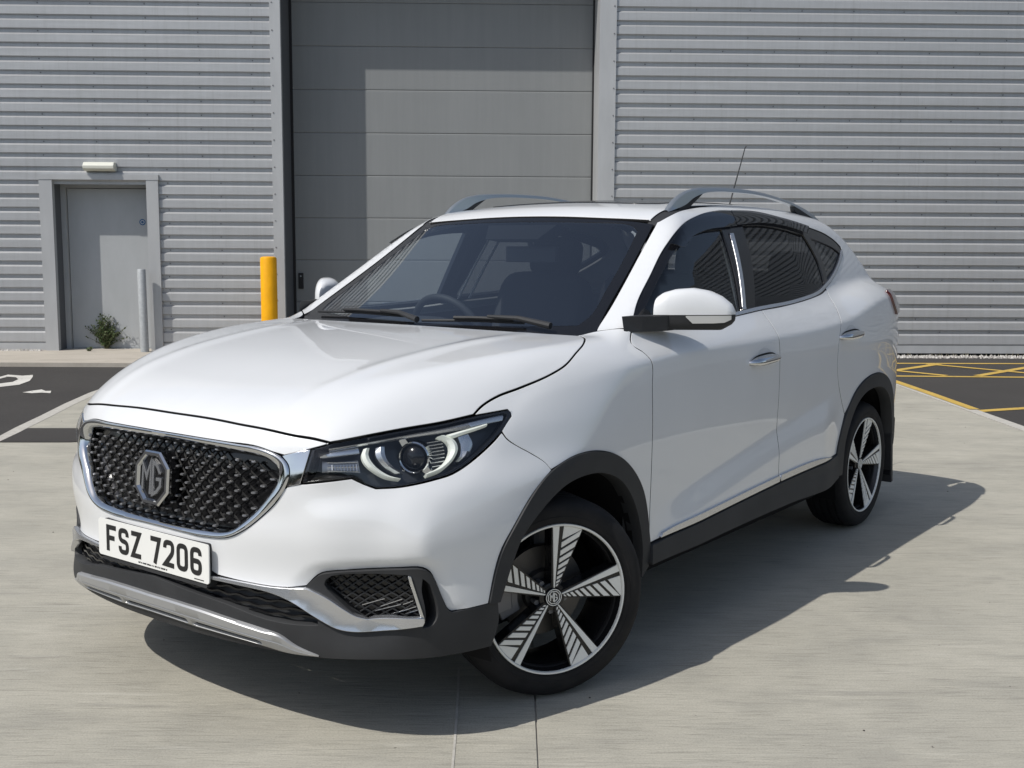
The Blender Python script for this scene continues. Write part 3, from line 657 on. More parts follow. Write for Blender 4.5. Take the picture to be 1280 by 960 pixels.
panel('sill_cladding', 'side', [[(-.450, .374), (-.61, .384), (-1.019, .400), (-1.466, .416), (-1.728, .423), (-2.024, .430), (-2.114, .438)], [(-2.114, .438), (-2.118, .335)], [(-2.118, .335), (-1.996, .318), (-1.539, .322), (-.74, .318), (-.445, .31)], [(-.445, .31), (-.450, .374)]],
      hull, PL, car, off=lambda q, L: .010 + .012 * np.clip((.40 - q[:, 1]) / .08, 0, 1), depth=.05, both=True, step=.02, gap=.001)
ST_T = [(-.524, .404), (-.61, .414), (-1.018, .434), (-1.462, .452)]
ST_B = [(-1.462, .422), (-1.019, .405), (-.612, .389), (-.505, .384)]
panel('door_strip', 'side', [ST_T, [(-1.462, .452), (-1.462, .422)], ST_B, [(-.505, .384), (-.524, .404)]], hull, M['satin'], car, off=.009, depth=.012, both=True, step=.015)
panel('door_strip', 'side', [[(-1.470, .4523), (-1.726, .460), (-1.90, .457), (-2.03, .443)], [(-2.03, .443), (-2.03, .436)], [(-2.03, .436), (-1.728, .429), (-1.470, .4223)], [(-1.470, .4223), (-1.470, .4523)]], hull, M['satin'], car, off=.009, depth=.012, both=True, step=.015)

# ---- grille
CH_IN = [(0, .816), (13, .815), (25.7, .811), (33, .806), (37.0, .797), (39.3, .782), (40.0, .765), (39.6, .735), (37.6, .697), (34.6, .655), (31.0, .618), (28.5, .597), (25.5, .5865), (20, .582), (10, .580), (0, .580)]
RING_H = [(0, .8305), (12, .8305), (25.5, .8285), (34.8, .8255), (39.0, .8145), (41.2, .803), (42.6, .784), (42.9, .760), (42.1, .7265), (39.9, .686), (36.5, .643), (32, .6), (27.6, .5745), (20, .5635), (12.8, .5645), (0, .5665)]
def loop_of(half, n):
    h = np.array(half, float) * [KPHI, 1]; full = np.concatenate([h, (h * [-1, 1])[::-1][1:-1]])
    c = catmull(np.concatenate([full[-3:], full, full[:4]]), .003)
    a = np.unwrap(np.arctan2(c[:, 1] - .70, c[:, 0] * .55)); o = np.argsort(a)
    t = np.linspace(0, -2 * math.pi, n, endpoint=False) + math.pi / 2
    lo = a.min(); aa = a[o]; return np.stack([np.interp((t - lo) % (2 * math.pi) + lo, aa, c[o][:, k]) for k in (0, 1)], -1)
nr = 240; oL, iL = loop_of(RING_H, nr), loop_of(CH_IN, nr)
rings_ = []
for t_, off_ in ((0., -.022), (0., .0035), (.10, .0065), (.28, .0070), (.60, .0035), (.92, -.0045), (1.0, -.010), (1.0, -.032)):
    q = oL * (1 - t_) + iL * t_; P = lift(body, Par('front'), q); rings_.append(P + grad(body, P) * off_)
mb = MB(); mb.loft([[tuple(rings_[k][i]) for k in range(len(rings_))] for i in list(range(nr)) + [0]], closed=False, cap=False)
mb.build('grille_surround', M['chrome'], car, smooth=True, angle=45)
WING = [[(41.4, .8065), (44.5, .8175), (47.3, .8255)], [(47.3, .8255), (46.3, .785), (45.1, .737)], [(45.1, .7365), (42.4, .7285)], [(42.4, .7285), (43.1, .760), (42.8, .785), (41.4, .8065)]]
panel('grille_wing', 'front', WING, body, M['chrome'], car, off=.003, depth=.025, both=True, step=.008, ostep=.006, gap=.0003)
panel('grille_back', 'front', [CH_IN], body, M['gloss_black'], car, off=-.045, depth=0, sym=True, gap=-.012, step=.04)
gp = outline(Par('front'), [CH_IN], .01, True)
KZ = .0425; KA = 3.6
knots, bars = [], []
def warp(i, j):                                                 # mesh opens out towards the sides
    a = i * KA * .5 * (1 + .010 * abs(i)); return a, .700 + j * KZ * .5
for i in range(-60, 61):
    for j in range(-14, 15):
        if (i + j) % 2: continue
        a, z = warp(i, j)
        if pip(np.array([[a * KPHI, z]]), inset(gp, .006))[0] and (a / 6.2) ** 2 + ((z - .70) / .098) ** 2 > 1: knots.append((i, j))
ks = set(knots); mb = MB(); ms = MB()
pts = np.array([warp(*k) for k in knots]); P, N = onsurf(body, 'front', pts, -.016); P2, _ = onsurf(body, 'front', pts, -.032)
pos = {k: n_ for n_, k in enumerate(knots)}
for k in knots:
    n0 = pos[k]
    for d in ((1, 1), (1, -1)):
        k2 = (k[0] + d[0], k[1] + d[1])
        if k2 in pos: mb.tube([P2[n0], P2[pos[k2]]], .0030, 4, cap=False)
    n_ = N[n0]; tz = np.array([0, 0, 1.]) - n_ * n_[2]; tz /= np.linalg.norm(tz); tx = np.cross(tz, n_)
    hw, hh = .0040 + .0035 * abs(pts[n0][0]) / 40, .0034
    base = []
    for dep, s_ in ((-.012, 1.), (0, 1.), (.0035, .62)):
        base.append([tuple(P[n0] + n_ * dep + tx * hw * s_ * cx + tz * hh * s_ * cz) for cx, cz in ((1, .45), (.55, 1), (-.55, 1), (-1, .45), (-1, -.45), (-.55, -1), (.55, -1), (1, -.45))])
    ms.loft(base)
M['mesh'] = mat('satin_black_mesh', (.005, .005, .0055), .55, 0, .15)
mb.build('grille_mesh', M['mesh'], car, smooth=True)['kind'] = 'stuff'
M['stud'] = mat('smoked_chrome_stud', (.36, .36, .37), .34, .8)
ms.build('grille_stud', M['stud'], car)['kind'] = 'stuff'
# badge: octagon with the two letters
Pb, Nb = onsurf(body, 'front', [(0, .700)], .004); nb_ = Nb[0]; tz = np.array([0, 0, 1.]) - nb_ * nb_[2]; tz /= np.linalg.norm(tz); tx = np.array([0, 1., 0])
def bx(x, y, z): return tuple(Pb[0] + tx * x + tz * y + nb_ * z)
def octagon(r_, k=.45):
    c = r_ * k; return [(r_, c), (c, r_), (-c, r_), (-r_, c), (-r_, -c), (-c, -r_), (c, -r_), (r_, -c)]
badge = MB().prism(octagon(.0765), -.03, .0, bx).build('badge', M['gloss_black'], car)
mb = MB()
o1, o2, o3, o4 = octagon(.0775), octagon(.0735), octagon(.0655), octagon(.061)
mb.loft([[bx(x, y, z) for x, y in o] for o, z in ((o1, -.004), (o1, .004), (o2, .010), (o3, .010), (o4, .001))], cap=False).build('badge_ring', M['chrome'], badge, smooth=False)
mb = MB()
MG_ = [[(-.0415, -.036), (-.0415, .0345), (-.0235, .001), (-.0055, .036 + .012), (-.0055, -.047)],
       [(.038, .0175), (.022, .0385), (.0055, .0475), (.0055, -.046), (.023, -.0375), (.0405, -.019), (.0405, -.0005), (.0205, -.0005)]]
for pth in MG_:
    for q in stroke(pth, .0098): mb.prism(q, .0005, .007, bx)
mb.build('badge_letters', M['satin'], badge)

# ---- number plate
plate = empty('number_plate', car, (.869, 0, .4932), (0, 0, 0))
plate.rotation_euler = (math.pi / 2 - .012, 0, math.pi / 2)     # local x = car left, y = up, z = forward
def rrect(w, h, r_, n=5):
    o = []
    for cx, cy, a0 in ((w - r_, h - r_, 0), (-w + r_, h - r_, 90), (-w + r_, -h + r_, 180), (w - r_, -h + r_, 270)):
        o += [(cx + r_ * math.cos(R(a0 + 90 * k / n)), cy + r_ * math.sin(R(a0 + 90 * k / n))) for k in range(n + 1)]
    return o
MB().prism(rrect(.26, .0555, .009), -.004, 0).build('plate_board', M['plate'], plate)
MB().prism(rrect(.245, .062, .006), -.05, -.0045).build('plate_plinth', PL, plate, loc=(0, -.008, 0))
def arcs(pts, n=5):
    """round the marked corners of a stroke path"""
    out = []
    for i, q in enumerate(pts):
        if len(q) == 3 and 0 < i < len(pts) - 1:
            p0, p1, p2 = np.array(pts[i - 1][:2], float), np.array(q[:2], float), np.array(pts[i + 1][:2], float); r_ = q[2]
            a = p1 + (p0 - p1) / np.linalg.norm(p0 - p1) * r_; b = p1 + (p2 - p1) / np.linalg.norm(p2 - p1) * r_
            for k in range(n + 1):
                t = k / n; out.append(tuple(a * (1 - t) ** 2 + p1 * 2 * t * (1 - t) + b * t * t))
        else: out.append(q[:2])
    return out
GL = {'F': [[(7, 0), (7, 72), (48, 72)], [(14, 40), (40, 40)]],
      'S': [[(43, 55), (43, 72, 14), (7, 72, 14), (7, 42, 13), (43, 37, 13), (43, 7, 14), (7, 7, 14), (7, 23)]],
      'Z': [[(3, 72), (42, 72), (8, 7), (48, 7)]],
      '7': [[(2, 72), (42, 72), (20, 0)]],
      '2': [[(7, 55), (7, 72, 14), (43, 72, 14), (43, 44, 12), (8, 8), (48, 7)]],
      '0': [[(25, 72), (43, 72, 15), (43, 7, 15), (7, 7, 15), (7, 72, 15), (25, 72)]],
      '6': [[(43, 57), (43, 72, 14), (7, 72, 15), (7, 7, 15), (43, 7, 15), (43, 40, 14), (14, 40)]]}
x = -219.
for ch in 'FSZ 7206':
    if ch == ' ': x += 33; continue
    mb = MB()
    for pth in GL[ch]:
        for q in stroke(arcs(pth), 14): mb.prism([((a + x) / 1000, (b - 38) / 1000) for a, b in q], 0, .0012)
    mb.build('plate_character', M['ink'], plate)
    x += 61
mb = MB(); lr = random.Random(3); xx = -.062
while xx < .075:                                                # the dealer's line of small print
    w = lr.choice((.003, .004, .005)); mb.prism([(xx, -.0495), (xx + w, -.0495), (xx + w, -.0495 + lr.choice((.0035, .0048))), (xx, -.0455)], 0, .0008); xx += w + lr.choice((.0012, .0012, .004))
mb.prism([(.196, -.0500), (.238, -.0500), (.238, -.0475), (.196, -.0475)], 0, .0008)
mb.build('plate_small_print', M['ink'], plate)['kind'] = 'stuff'

# ---- headlamps
HLs = [[(47.6, .826), (51.5, .840)], [(51.5, .840), (57.7, .852), (66.4, .866), (75.5, .877), (83.1, .890), (88.6, .896), (91.6, .899)], [(91.6, .899), (92.4, .895), (91.3, .879), (88.4, .846)], [(88.4, .846), (86.4, .828), (83.1, .800), (80.0, .778), (77.1, .761), (74.4, .749), (71.0, .741), (67.7, .734), (63.7, .728), (59.9, .727)], [(59.9, .727), (57.6, .740), (55.3, .755)], [(55.3, .755), (50.7, .748), (45.4, .738)], [(45.4, .738), (46.5, .785), (47.6, .826)]]
def surf_strip(name, path_a, path_b, m, parent, off, depth, sgn, n=40, F=None):
    """strip between two (phi, z) paths, lifted to the body surface"""
    A = catmull(np.array(path_a, float) * [KPHI, 1], .004); B = catmull(np.array(path_b, float) * [KPHI, 1], .004)
    rs = lambda X: np.stack([np.interp(np.linspace(0, 1, n), np.linspace(0, 1, len(X)), X[:, k]) for k in (0, 1)], -1)
    A, B = rs(A), rs(B); s_ = np.array([sgn, 1]); par = Par('front')
    pa = lift(body, par, A * s_); na = grad(body, pa); pb = lift(body, par, B * s_); nb2 = grad(body, pb)
    mid = lift(body, par, (A + B) / 2 * s_); nm = grad(body, mid)
    rings = [[tuple(pa[i] + na[i] * (off - depth)), tuple(pa[i] + na[i] * off), tuple(mid[i] + nm[i] * (off + depth * .35)), tuple(pb[i] + nb2[i] * off), tuple(pb[i] + nb2[i] * (off - depth))] for i in range(n)]
    return MB().loft(rings).build(name, m, parent, smooth=True, angle=50)
def pos_on(a, z, off, sgn):
    P, N = onsurf(body, 'front', [(a * sgn, z)], off); return P[0], N[0]
for sgn in (1, -1):
    hl = empty('headlamp', car)
    sg_ = HLs if sgn > 0 else [[(-a, b) for a, b in s_] for s_ in HLs]
    panel('lamp_housing', 'front', sg_, body, M['lamp_grey'], hl, off=-.060, depth=0, gap=-.004, step=.03)
    panel('lamp_rim', 'front', sg_, body, M['gloss_black'], hl, off=-.002, depth=.06, gap=.0015, step=.02, holes=[[[(a, b) for a, b in s_] for s_ in (lambda q: [[((x_ - 62) * .955 + 62, (y_ - .80) * .93 + .801) if sgn > 0 else ((x_ + 62) * .955 - 62, (y_ - .80) * .93 + .801) for x_, y_ in s2] for s2 in q])(sg_)]])
    panel('lamp_lens', 'front', sg_, body, M['glass_lamp'], hl, off=.0015, depth=.004, gap=.001, step=.02)
    # upper bright strip, light guides
    surf_strip('lamp_strip', [(51, .833), (57.7, .843), (66.4, .856), (75.5, .868), (83, .880), (90.5, .892)], [(51, .827), (57.7, .838), (66.4, .849), (75.5, .858), (83, .866), (89.8, .876)], M['satin'], hl, -.010, .01, sgn, 60)
    arcL = [(58.2, .829), (57.7, .815), (58.0, .795), (59.4, .772), (61.8, .752), (64.6, .746)]
    arcL2 = [(59.5, .831), (59.1, .815), (59.5, .797), (60.8, .776), (62.8, .758), (65.0, .7495)]
    surf_strip('light_guide', arcL, arcL2, M['drl'], hl, -.012, .02, sgn)
    surf_strip('lamp_bezel', [(61.0, .833), (60.8, .815), (61.3, .798), (62.4, .780), (64.2, .764)], [(62.9, .836), (62.8, .815), (63.1, .80), (64.0, .783), (66.0, .764)], M['satin'], hl, -.024, .02, sgn)
    arcR = [(74.3, .848), (76.0, .836), (76.6, .815), (75.6, .792), (73.0, .770), (70.0, .757)]
    arcR2 = [(76.0, .851), (77.8, .836), (78.2, .815), (76.9, .789), (74.0, .765), (70.2, .752)]
    surf_strip('light_guide', arcR, arcR2, M['drl'], hl, -.010, .02, sgn)
    surf_strip('light_guide', [(76.4, .851), (79.5, .858), (83.0, .865), (86.0, .872)], [(77.8, .842), (80.4, .850), (83.2, .857), (86.0, .865)], M['drl'], hl, -.011, .015, sgn)
    surf_strip('lamp_bezel', [(79.1, .844), (79.3, .82), (78.6, .796), (77.3, .782)], [(81.6, .850), (82.0, .824), (80.8, .797), (78.2, .778)], M['satin'], hl, -.020, .02, sgn)
    # indicator reflector with ribs
    surf_strip('reflector', [(48.8, .823), (52, .830), (57.2, .837)], [(48.8, .810), (52, .815), (57.4, .821)], M['satin'], hl, -.022, .01, sgn, 14)
    surf_strip('reflector', [(48.6, .805), (52, .806), (57.2, .808)], [(48.4, .762), (52, .766), (57.4, .768)], M['stud'], hl, -.046, .006, sgn, 14)
    mb = MB()
    for k in range(9):
        a = 51.2 + k * .68; p, n_ = pos_on(a, .795, -.036, sgn); q, _ = pos_on(a, .775, -.034, sgn); mb.tube([p, q], .0016, 5)
    for z_ in (.802, .788, .772):
        P, N = onsurf(body, 'front', [(a * sgn, z_) for a in np.linspace(50, 57, 8)], -.038); mb.tube(P, .0018, 5)
    mb.build('reflector_rib', M['satin'], hl, smooth=True)
    # projector
    c, n_ = pos_on(69.0, .803, -.030, sgn)
    fwd = np.array([.86, .36 * sgn, .0]); fwd /= np.linalg.norm(fwd); sx_ = np.cross([0, 0, 1.], fwd); sz_ = np.array([0, 0, 1.])
    def lp(x_, y_, z_):
        x_, y_, z_ = x_ * 1.13, y_ * 1.13, z_ * 1.1
        return tuple(c + sx_ * x_ + sz_ * y_ + fwd * z_)
    mb = MB().lathe([(.0, .016), (.012, .0145), (.024, .009), (.031, .0), (.033, -.02)], 32); mb.v = [lp(*q) for q in mb.v]
    mb.build('projector_lens', M['gloss_black'], hl, smooth=True)
    mb = MB().lathe([(.033, -.02), (.0335, .004), (.0365, .007), (.0395, .003), (.040, -.02)], 32); mb.v = [lp(*q) for q in mb.v]
    mb.build('projector_ring', M['chrome'], hl, smooth=True)
    for a in (125, 222, 318):
        ca, sa = math.cos(R(a)), math.sin(R(a))
        MB().prism([(ca * .037 - sa * .009, sa * .037 + ca * .009), (ca * .037 + sa * .009, sa * .037 - ca * .009), (ca * .054 + sa * .008, sa * .054 - ca * .008), (ca * .054 - sa * .008, sa * .054 + ca * .008)], -.01, .004, lp).build('projector_clip', M['chrome'], hl)
    mb = MB()
    for k in range(8):
        z_ = .838 - k * .0088; a0 = 71.6 + .18 * abs(k - 3.5); a1 = 75.6 - .10 * max(0, k - 3) ** 1.5
        P, N = onsurf(body, 'front', [(a * sgn, z_ + (a - 72) * .0008) for a in np.linspace(a0, a1, 6)], -.026); mb.tube(P, .0017, 5)
    mb.build('lamp_fin', M['satin'], hl, smooth=True)
    # small seal gap at the lamp's lower edge is left by the panel gap

M['pocket'] = mat('handle_cup_shade_paint', (.60, .62, .64), .3, 0, .5, 1.0, .02)
# ---- mirrors, rails, handles, aerial, wipers
def resample(t, xs, ys): return Sp(xs, ys)(t)
for sgn in (1, -1):
    mir = empty('door_mirror', car); flip = sgn < 0
    ys = [.808, .813, .828, .858, .900, .940, .975, 1.003, 1.015]
    xf = [-.580, -.566, -.566, -.584, -.624, -.664, -.702, -.730, -.748]
    xb = [-.65, -.685, -.715, -.740, -.762, -.778, -.788, -.790, -.780]
    zt = [1.190, 1.202, 1.214, 1.224, 1.227, 1.218, 1.199, 1.174, 1.152]
    cap, base, gls = [], [], []
    for y_, a, b, t_ in zip(ys, xf, xb, zt):
        n = 14; ring = []
        for k in range(n + 1):
            th = math.pi * k / n; e = .75
            cx, cz = math.copysign(abs(math.cos(th)) ** e, math.cos(th)), abs(math.sin(th)) ** e
            ring.append(((a + b) / 2 + (a - b) / 2 * cx, y_ + .010 * (1 - cz) * (0), 1.137 + (t_ - 1.137) * cz))
        cap.append(ring)
        zb = 1.083 + .028 * max(0, (y_ - .975) / .038) ** 1.5; lo = []
        for k in range(n + 1):
            th = math.pi * k / n
            cx, cz = math.copysign(abs(math.cos(th)) ** .6, math.cos(th)), abs(math.sin(th)) ** .6
            lo.append(((a + b) / 2 + (a - b - .004) / 2 * cx, y_, 1.1362 - (1.1362 - zb) * cz))
        base.append(lo)
    MB().loft(cap).build('mirror_cap', P_, mir, smooth=True, angle=50, mirror=flip)
    MB().loft(base).build('mirror_base', PL, mir, smooth=True, angle=60, mirror=flip)
    MB().loft([[(-.425, .775, 1.136), (-.425, .785, 1.082), (-.55, .785, 1.082), (-.55, .775, 1.136)], [(-.490, .815, 1.135), (-.490, .815, 1.083), (-.64, .815, 1.083), (-.64, .815, 1.135)], [(-.582, .860, 1.134), (-.582, .860, 1.084), (-.70, .860, 1.084), (-.70, .860, 1.134)]]).build('mirror_arm', PL, mir, mirror=flip)
    ind = [[(a + .0035, y_, 1.134), (a + .0035, y_, zc)] for y_, a, zc in ((.905, -.629, 1.130), (.922, -.646, 1.108), (.972, -.699, 1.108), (1.000, -.727, 1.110), (1.015, -.748, 1.120))]
    mb = MB()
    mb.loft([[(r_[0][0], r_[0][1], r_[0][2]), (r_[1][0], r_[1][1], r_[1][2]), (r_[1][0] - .02, r_[1][1] - .004, r_[1][2]), (r_[0][0] - .02, r_[0][1] - .004, r_[0][2])] for r_ in ind]).build('mirror_indicator', M['ind'], mir, smooth=True, mirror=flip)
    # rail
    rt = [(-1.092, 1.506), (-1.142, 1.543), (-1.224, 1.580), (-1.322, 1.599), (-1.475, 1.609), (-1.658, 1.614), (-1.878, 1.611), (-2.134, 1.592), (-2.317, 1.570), (-2.533, 1.527), (-2.60, 1.503)]
    rb = [(-1.115, 1.505), (-1.227, 1.532), (-1.291, 1.560), (-1.392, 1.584), (-1.475, 1.592), (-1.658, 1.597), (-1.879, 1.595), (-2.135, 1.577), (-2.289, 1.558), (-2.46, 1.521), (-2.56, 1.498)]
    n = 60; tt = np.linspace(0, 1, n); A = catmull(rt, .02); B = catmull(rb, .02)
    A = np.stack([np.interp(tt, np.linspace(0, 1, len(A)), A[:, k]) for k in (0, 1)], -1); B = np.stack([np.interp(tt, np.linspace(0, 1, len(B)), B[:, k]) for k in (0, 1)], -1)
    rings = []
    for (xa, za), (xb_, zb_) in zip(A, B):
        yc = .556 - .012 * abs((xa + 1.8) / .8) ** 2 * 0
        rings.append([(xb_, yc - .013, zb_), (xa, yc - .010, za - .004), (xa, yc - .004, za), (xa, yc + .006, za), (xa, yc + .013, za - .006), (xb_, yc + .016, zb_)])
    rail = MB().loft(rings).build('roof_rail', M['rail'], car, smooth=True, angle=40, mirror=flip)
    for xa, xb_ in ((-1.235, -1.375), (-2.29, -2.50)):
        zz = [(xa, 1.49), (xb_, 1.49)]
        top = lambda x_: float(np.interp(-x_, [-q[0] for q in rb], [q[1] for q in rb])) + .002
        if xa > -2: poly = [(xa + .09, 1.49), (xa + .05, top(xa + .05)), (xa, top(xa)), (xb_, top(xb_)), (xa - .02, 1.52), (xa, 1.49)]
        else: poly = [(xa, top(xa)), (xa - .01, 1.535), (xa - .13, 1.49), (xb_ - .08, 1.48), (xb_, top(xb_)), (xb_ + .1, top(xb_ + .1))]
        MB().prism(poly, .547, .571, lambda a, b, c: (a, c, b)).build('rail_foot', PL, rail, mirror=flip)
    for xc, zc, door in ((-1.300, .936, fd), (-2.215, .978, rd)):
        x_ = np.linspace(-.125, .125, 21); yb = SIDE(xc + x_, zc)
        h_ = .0165 * (1 - .55 * np.abs(x_ / .125) ** 3); out = .034 * (1 - (np.abs(x_) / .125) ** 6) + .002
        dz_ = -.004 + x_ * -.04
        rings = [[(xc + x_[i], yb[i] + out[i] - .012, zc + dz_[i] + h_[i]), (xc + x_[i], yb[i] + out[i], zc + dz_[i] + h_[i] * .75), (xc + x_[i], yb[i] + out[i] + .003, zc + dz_[i]), (xc + x_[i], yb[i] + out[i] - .001, zc + dz_[i] - h_[i] * .8), (xc + x_[i], yb[i] + out[i] - .012, zc + dz_[i] - h_[i])] for i in range(21)]
        gk = [[(xc + x_[i] * .92, SIDE(xc + x_[i] * .92, zc + dz_[i] + dd_) + oo_, zc + dz_[i] + dd_) for dd_, oo_ in ((h_[i] + .001, .002), (h_[i] + .0085 * (1 - (x_[i] / .125) ** 4), .0024))] for i in range(21)]
        MB().loft(gk, closed=False, cap=False).build('handle_shadow', M['shut'], door[0 if sgn > 0 else 1], smooth=True, mirror=flip)  # dark strip over the grip, recess shadow painted on the door
        MB().loft(rings).build('door_handle', M['chrome'], door[0 if sgn > 0 else 1], smooth=True, angle=60, mirror=flip)
        mb = MB(); nr_ = 10
        rg = []
        for k_ in range(nr_ + 1):                               # flat patch behind the grip, pocket shade put into its grey
            u_ = k_ / nr_; rg.append([(xc - .012 + .062 * (1 - u_) * math.cos(a), SIDE(xc - .012, zc) + .0016 - .0 * u_, zc + .004 + (.031 * math.sin(a) + .006) * (1 - u_)) for a in np.linspace(0, 2 * math.pi, 28, endpoint=False)])
        rg = [[(p[0], SIDE(p[0], p[2]) + (.0012 if k_ == 0 else .0012), p[2]) for p in r_] for k_, r_ in enumerate(rg)]
        mb.loft(rg, cap=False).build('handle_cup_shade', M['pocket'], door[0 if sgn > 0 else 1], smooth=True, mirror=flip)
MB().tube([(-2.70, 0, 1.47), (-2.72, 0, 1.50), (-2.735, 0, 1.52)], [.035, .022, .012], 12).tube([(-2.73, 0, 1.515), (-2.942, 0, 1.905)], [.0045, .0028], 8).build('aerial', M['plastic'], car, smooth=True)
def ws_pt(y_, z_, off):
    P, N = onsurf(house, 'ws', [(y_, z_)], off); return P[0]
wip = MB()
for a, b, piv in (((-.58, 1.105), (.02, 1.104), (-.16, 1.075)), ((-.02, 1.098), (.42, 1.103), (.36, 1.072))):
    pass
for pts, piv, mid in ((((-.60, 1.092), (-.35, 1.099), (-.05, 1.097)), (.02, 1.076), (-.20, 1.098)), (((.02, 1.087), (.24, 1.094), (.44, 1.094)), (.56, 1.075), (.30, 1.096))):
    q = catmull(pts, .02); P = np.array([ws_pt(a, b, .012) for a, b in q]); mb = MB(); mb.tube(P, .0055, 6)
    P2 = np.array([ws_pt(a, b, .024) for a, b in q[len(q) // 3: -2]]); mb.tube(P2, .0068, 6)
    arm = np.array([ws_pt(piv[0], piv[1], .03), ws_pt((piv[0] + mid[0]) / 2, (piv[1] + mid[1]) / 2 + .004, .036), ws_pt(*mid, .030)]); mb.tube(arm, [.012, .009, .006], 8)
    mb.build('wiper', M['plastic'], car, smooth=True)

# ---- wheels
RR = .2310
def zf(x_, y_): return -.004 - .024 * (1 - min(1., math.hypot(x_, y_) / RR))
def build_wheel(name_loc, steer, side, rot=0.):
    w = empty('wheel', car, name_loc)
    m_ = Matrix(((-1, 0, 0), (0, 0, 1), (0, 1, 0))) if side > 0 else Matrix(((1, 0, 0), (0, 0, -1), (0, 1, 0)))
    w.rotation_euler = (Matrix.Rotation(steer, 3, 'Z') @ m_).to_euler()
    prof = [(.215, -.03), (.2330, -.0035), (.2365, .0005), (.2385, .0005), (.2395, .0025), (.252, .0040), (.2525, .0050), (.2560, .0050), (.2565, .0040), (.270, .0040), (.284, .001), (.2945, -.0065), (.302, -.018), (.3065, -.032)]
    tread = []
    for k, zc in enumerate((-.048, -.082, -.118, -.152)): tread += [(.3095, zc + .006), (.3035, zc + .0045), (.3035, zc - .0045), (.3095, zc - .006)]
    back = [(r_, -.200 - h) for r_, h in prof[::-1]]
    t = MB().lathe(prof + tread + back, 112, closed=True)
    t.build('tyre', M['tyre'], w, smooth=True, angle=30)
    MB().lathe([(.2325, -.010), (.2328, -.003), (.2312, .0010), (.2262, .0005), (.2242, -.004), (.2237, -.010)], 112).build('rim_lip', M['rim_cut'], w, smooth=True, angle=40)
    MB().lathe([(.2242, -.006), (.219, -.02), (.212, -.06), (.207, -.13), (.214, -.185), (.231, -.197)], 72).build('rim_barrel', M['rim_black'], w, smooth=True)
    b = MB(); cut = MB()
    U = RR
    def lx(t_): return np.array([.041 + .086 * t_, .2 + .77 * t_])
    def rx(t_): return np.array([.069 + .309 * t_, .17 + .69 * t_])
    d25 = np.array([math.cos(R(25)), math.sin(R(25))])
    def rung(y_):
        p = lx((y_ - .2) / .77); lo, hi = -.2, 1.4
        q0, qd = rx(0), rx(1) - rx(0)
        A_ = np.array([[d25[0], -qd[0]], [d25[1], -qd[1]]]); s_ = np.linalg.solve(A_, q0 - p); return p, p + d25 * s_[0]
    def clip(p, lim=.968):
        r_ = np.linalg.norm(p); return p * min(1, lim / r_)
    rungs = [(.975, .785), (.742, .672), (.632, .562), (.524, .466), (.430, .379), (.344, .302), (.271, .235), (.209, .182), (.160, .140)]
    for s in range(5):
        A = R(72 * s + rot); ca, sa = math.cos(A), math.sin(A)
        rt_ = lambda p: ((p[0] * ca - p[1] * sa) * U, (p[0] * sa + p[1] * ca) * U)
        body_ = [(-.020, .10), (-.046, .955), (.055, .966), (.127, .961), (.27, .930), (.405, .885), (.372, .80), (.075, .13)]
        b.prism([rt_(clip(np.array(p), .968)) for p in body_], lambda x_, y_: zf(x_, y_) - .052, lambda x_, y_: zf(x_, y_) - .004)
        strip = [(.004, .13), (-.034, .955), (-.045, .967), (.058, .967), (.020, .13)]
        cut.prism([rt_(np.array(p)) for p in strip], lambda x_, y_: zf(x_, y_) - .0045, lambda x_, y_: zf(x_, y_))
        for k, (y1, y0) in enumerate(rungs):
            a0, b0 = rung(y0); a1, b1 = rung(y1)
            if k == 0:
                a1 = lx(1.0); al = math.atan2(*(a1 / np.linalg.norm(a1))); arc = [np.array([math.sin(al + t_), math.cos(al + t_)]) * .967 for t_ in np.linspace(0, .285, 7)]
                poly = [a0, np.array([.118, .70 + .085]) * 0 + a0] + []
                poly = [a0, *arc, b0]
            else: poly = [a0, a1, b1, b0]
            cut.prism([rt_(clip(np.array(p), .967)) for p in poly], lambda x_, y_: zf(x_, y_) - .0045, lambda x_, y_: zf(x_, y_) - .0005)
    b.lathe([(0, -.03), (.030, -.03), (.043, -.034), (.047, -.08), (0, -.08)], 40)
    b.build('rim_spokes', M['rim_black'], w, smooth=True, angle=25)
    cut.build('rim_spoke_face', M['rim_cut'], w)
    cap = MB().lathe([(0, -.0235), (.027, -.0245), (.0305, -.029), (.031, -.034)], 32).build('centre_cap', M['rim_black'], w, smooth=True)
    mb = MB()
    for q in stroke([(.025 * math.cos(R(a)), .025 * math.sin(R(a))) for a in np.arange(0, 360, 15)], .0022, True): mb.prism(q, -.0245, -.0222)
    for q in stroke(octagon(.0185, .45), .0022, True): mb.prism(q, -.0245, -.0218)
    for pth in MG_:
        for q in stroke([(x_ * .27, y_ * .27) for x_, y_ in pth], .0026): mb.prism(q, -.0245, -.0218)
    mb.build('cap_emblem', M['rim_cut'], w)
    for k in range(5):
        A = R(72 * k + 54 + rot); c0 = (.050 * math.cos(A), .050 * math.sin(A))
        MB().prism([(c0[0] + .0085 * math.cos(R(60 * i)), c0[1] + .0085 * math.sin(R(60 * i))) for i in range(6)], -.075, -.045).build('wheel_nut', M['caliper'], w)
    MB().lathe([(.065, -.115), (.070, -.108), (.140, -.108), (.141, -.132), (.065, -.132)], 56, closed=True).lathe([(.0, -.085), (.066, -.085), (.070, -.112)], 32).build('brake_disc', M['disc'], w, smooth=True, angle=30)
    cp = MB()
    for a0, a1, r0_, r1_, z0_, z1_ in ((150, 205, .095, .165, -.155, -.075), (160, 195, .12, .172, -.085, -.066)):
        a = [R(q) for q in np.linspace(a0, a1, 8)]
        cp.prism([(r1_ * math.cos(q), r1_ * math.sin(q)) for q in a] + [(r0_ * math.cos(q), r0_ * math.sin(q)) for q in a[::-1]], z0_, z1_)
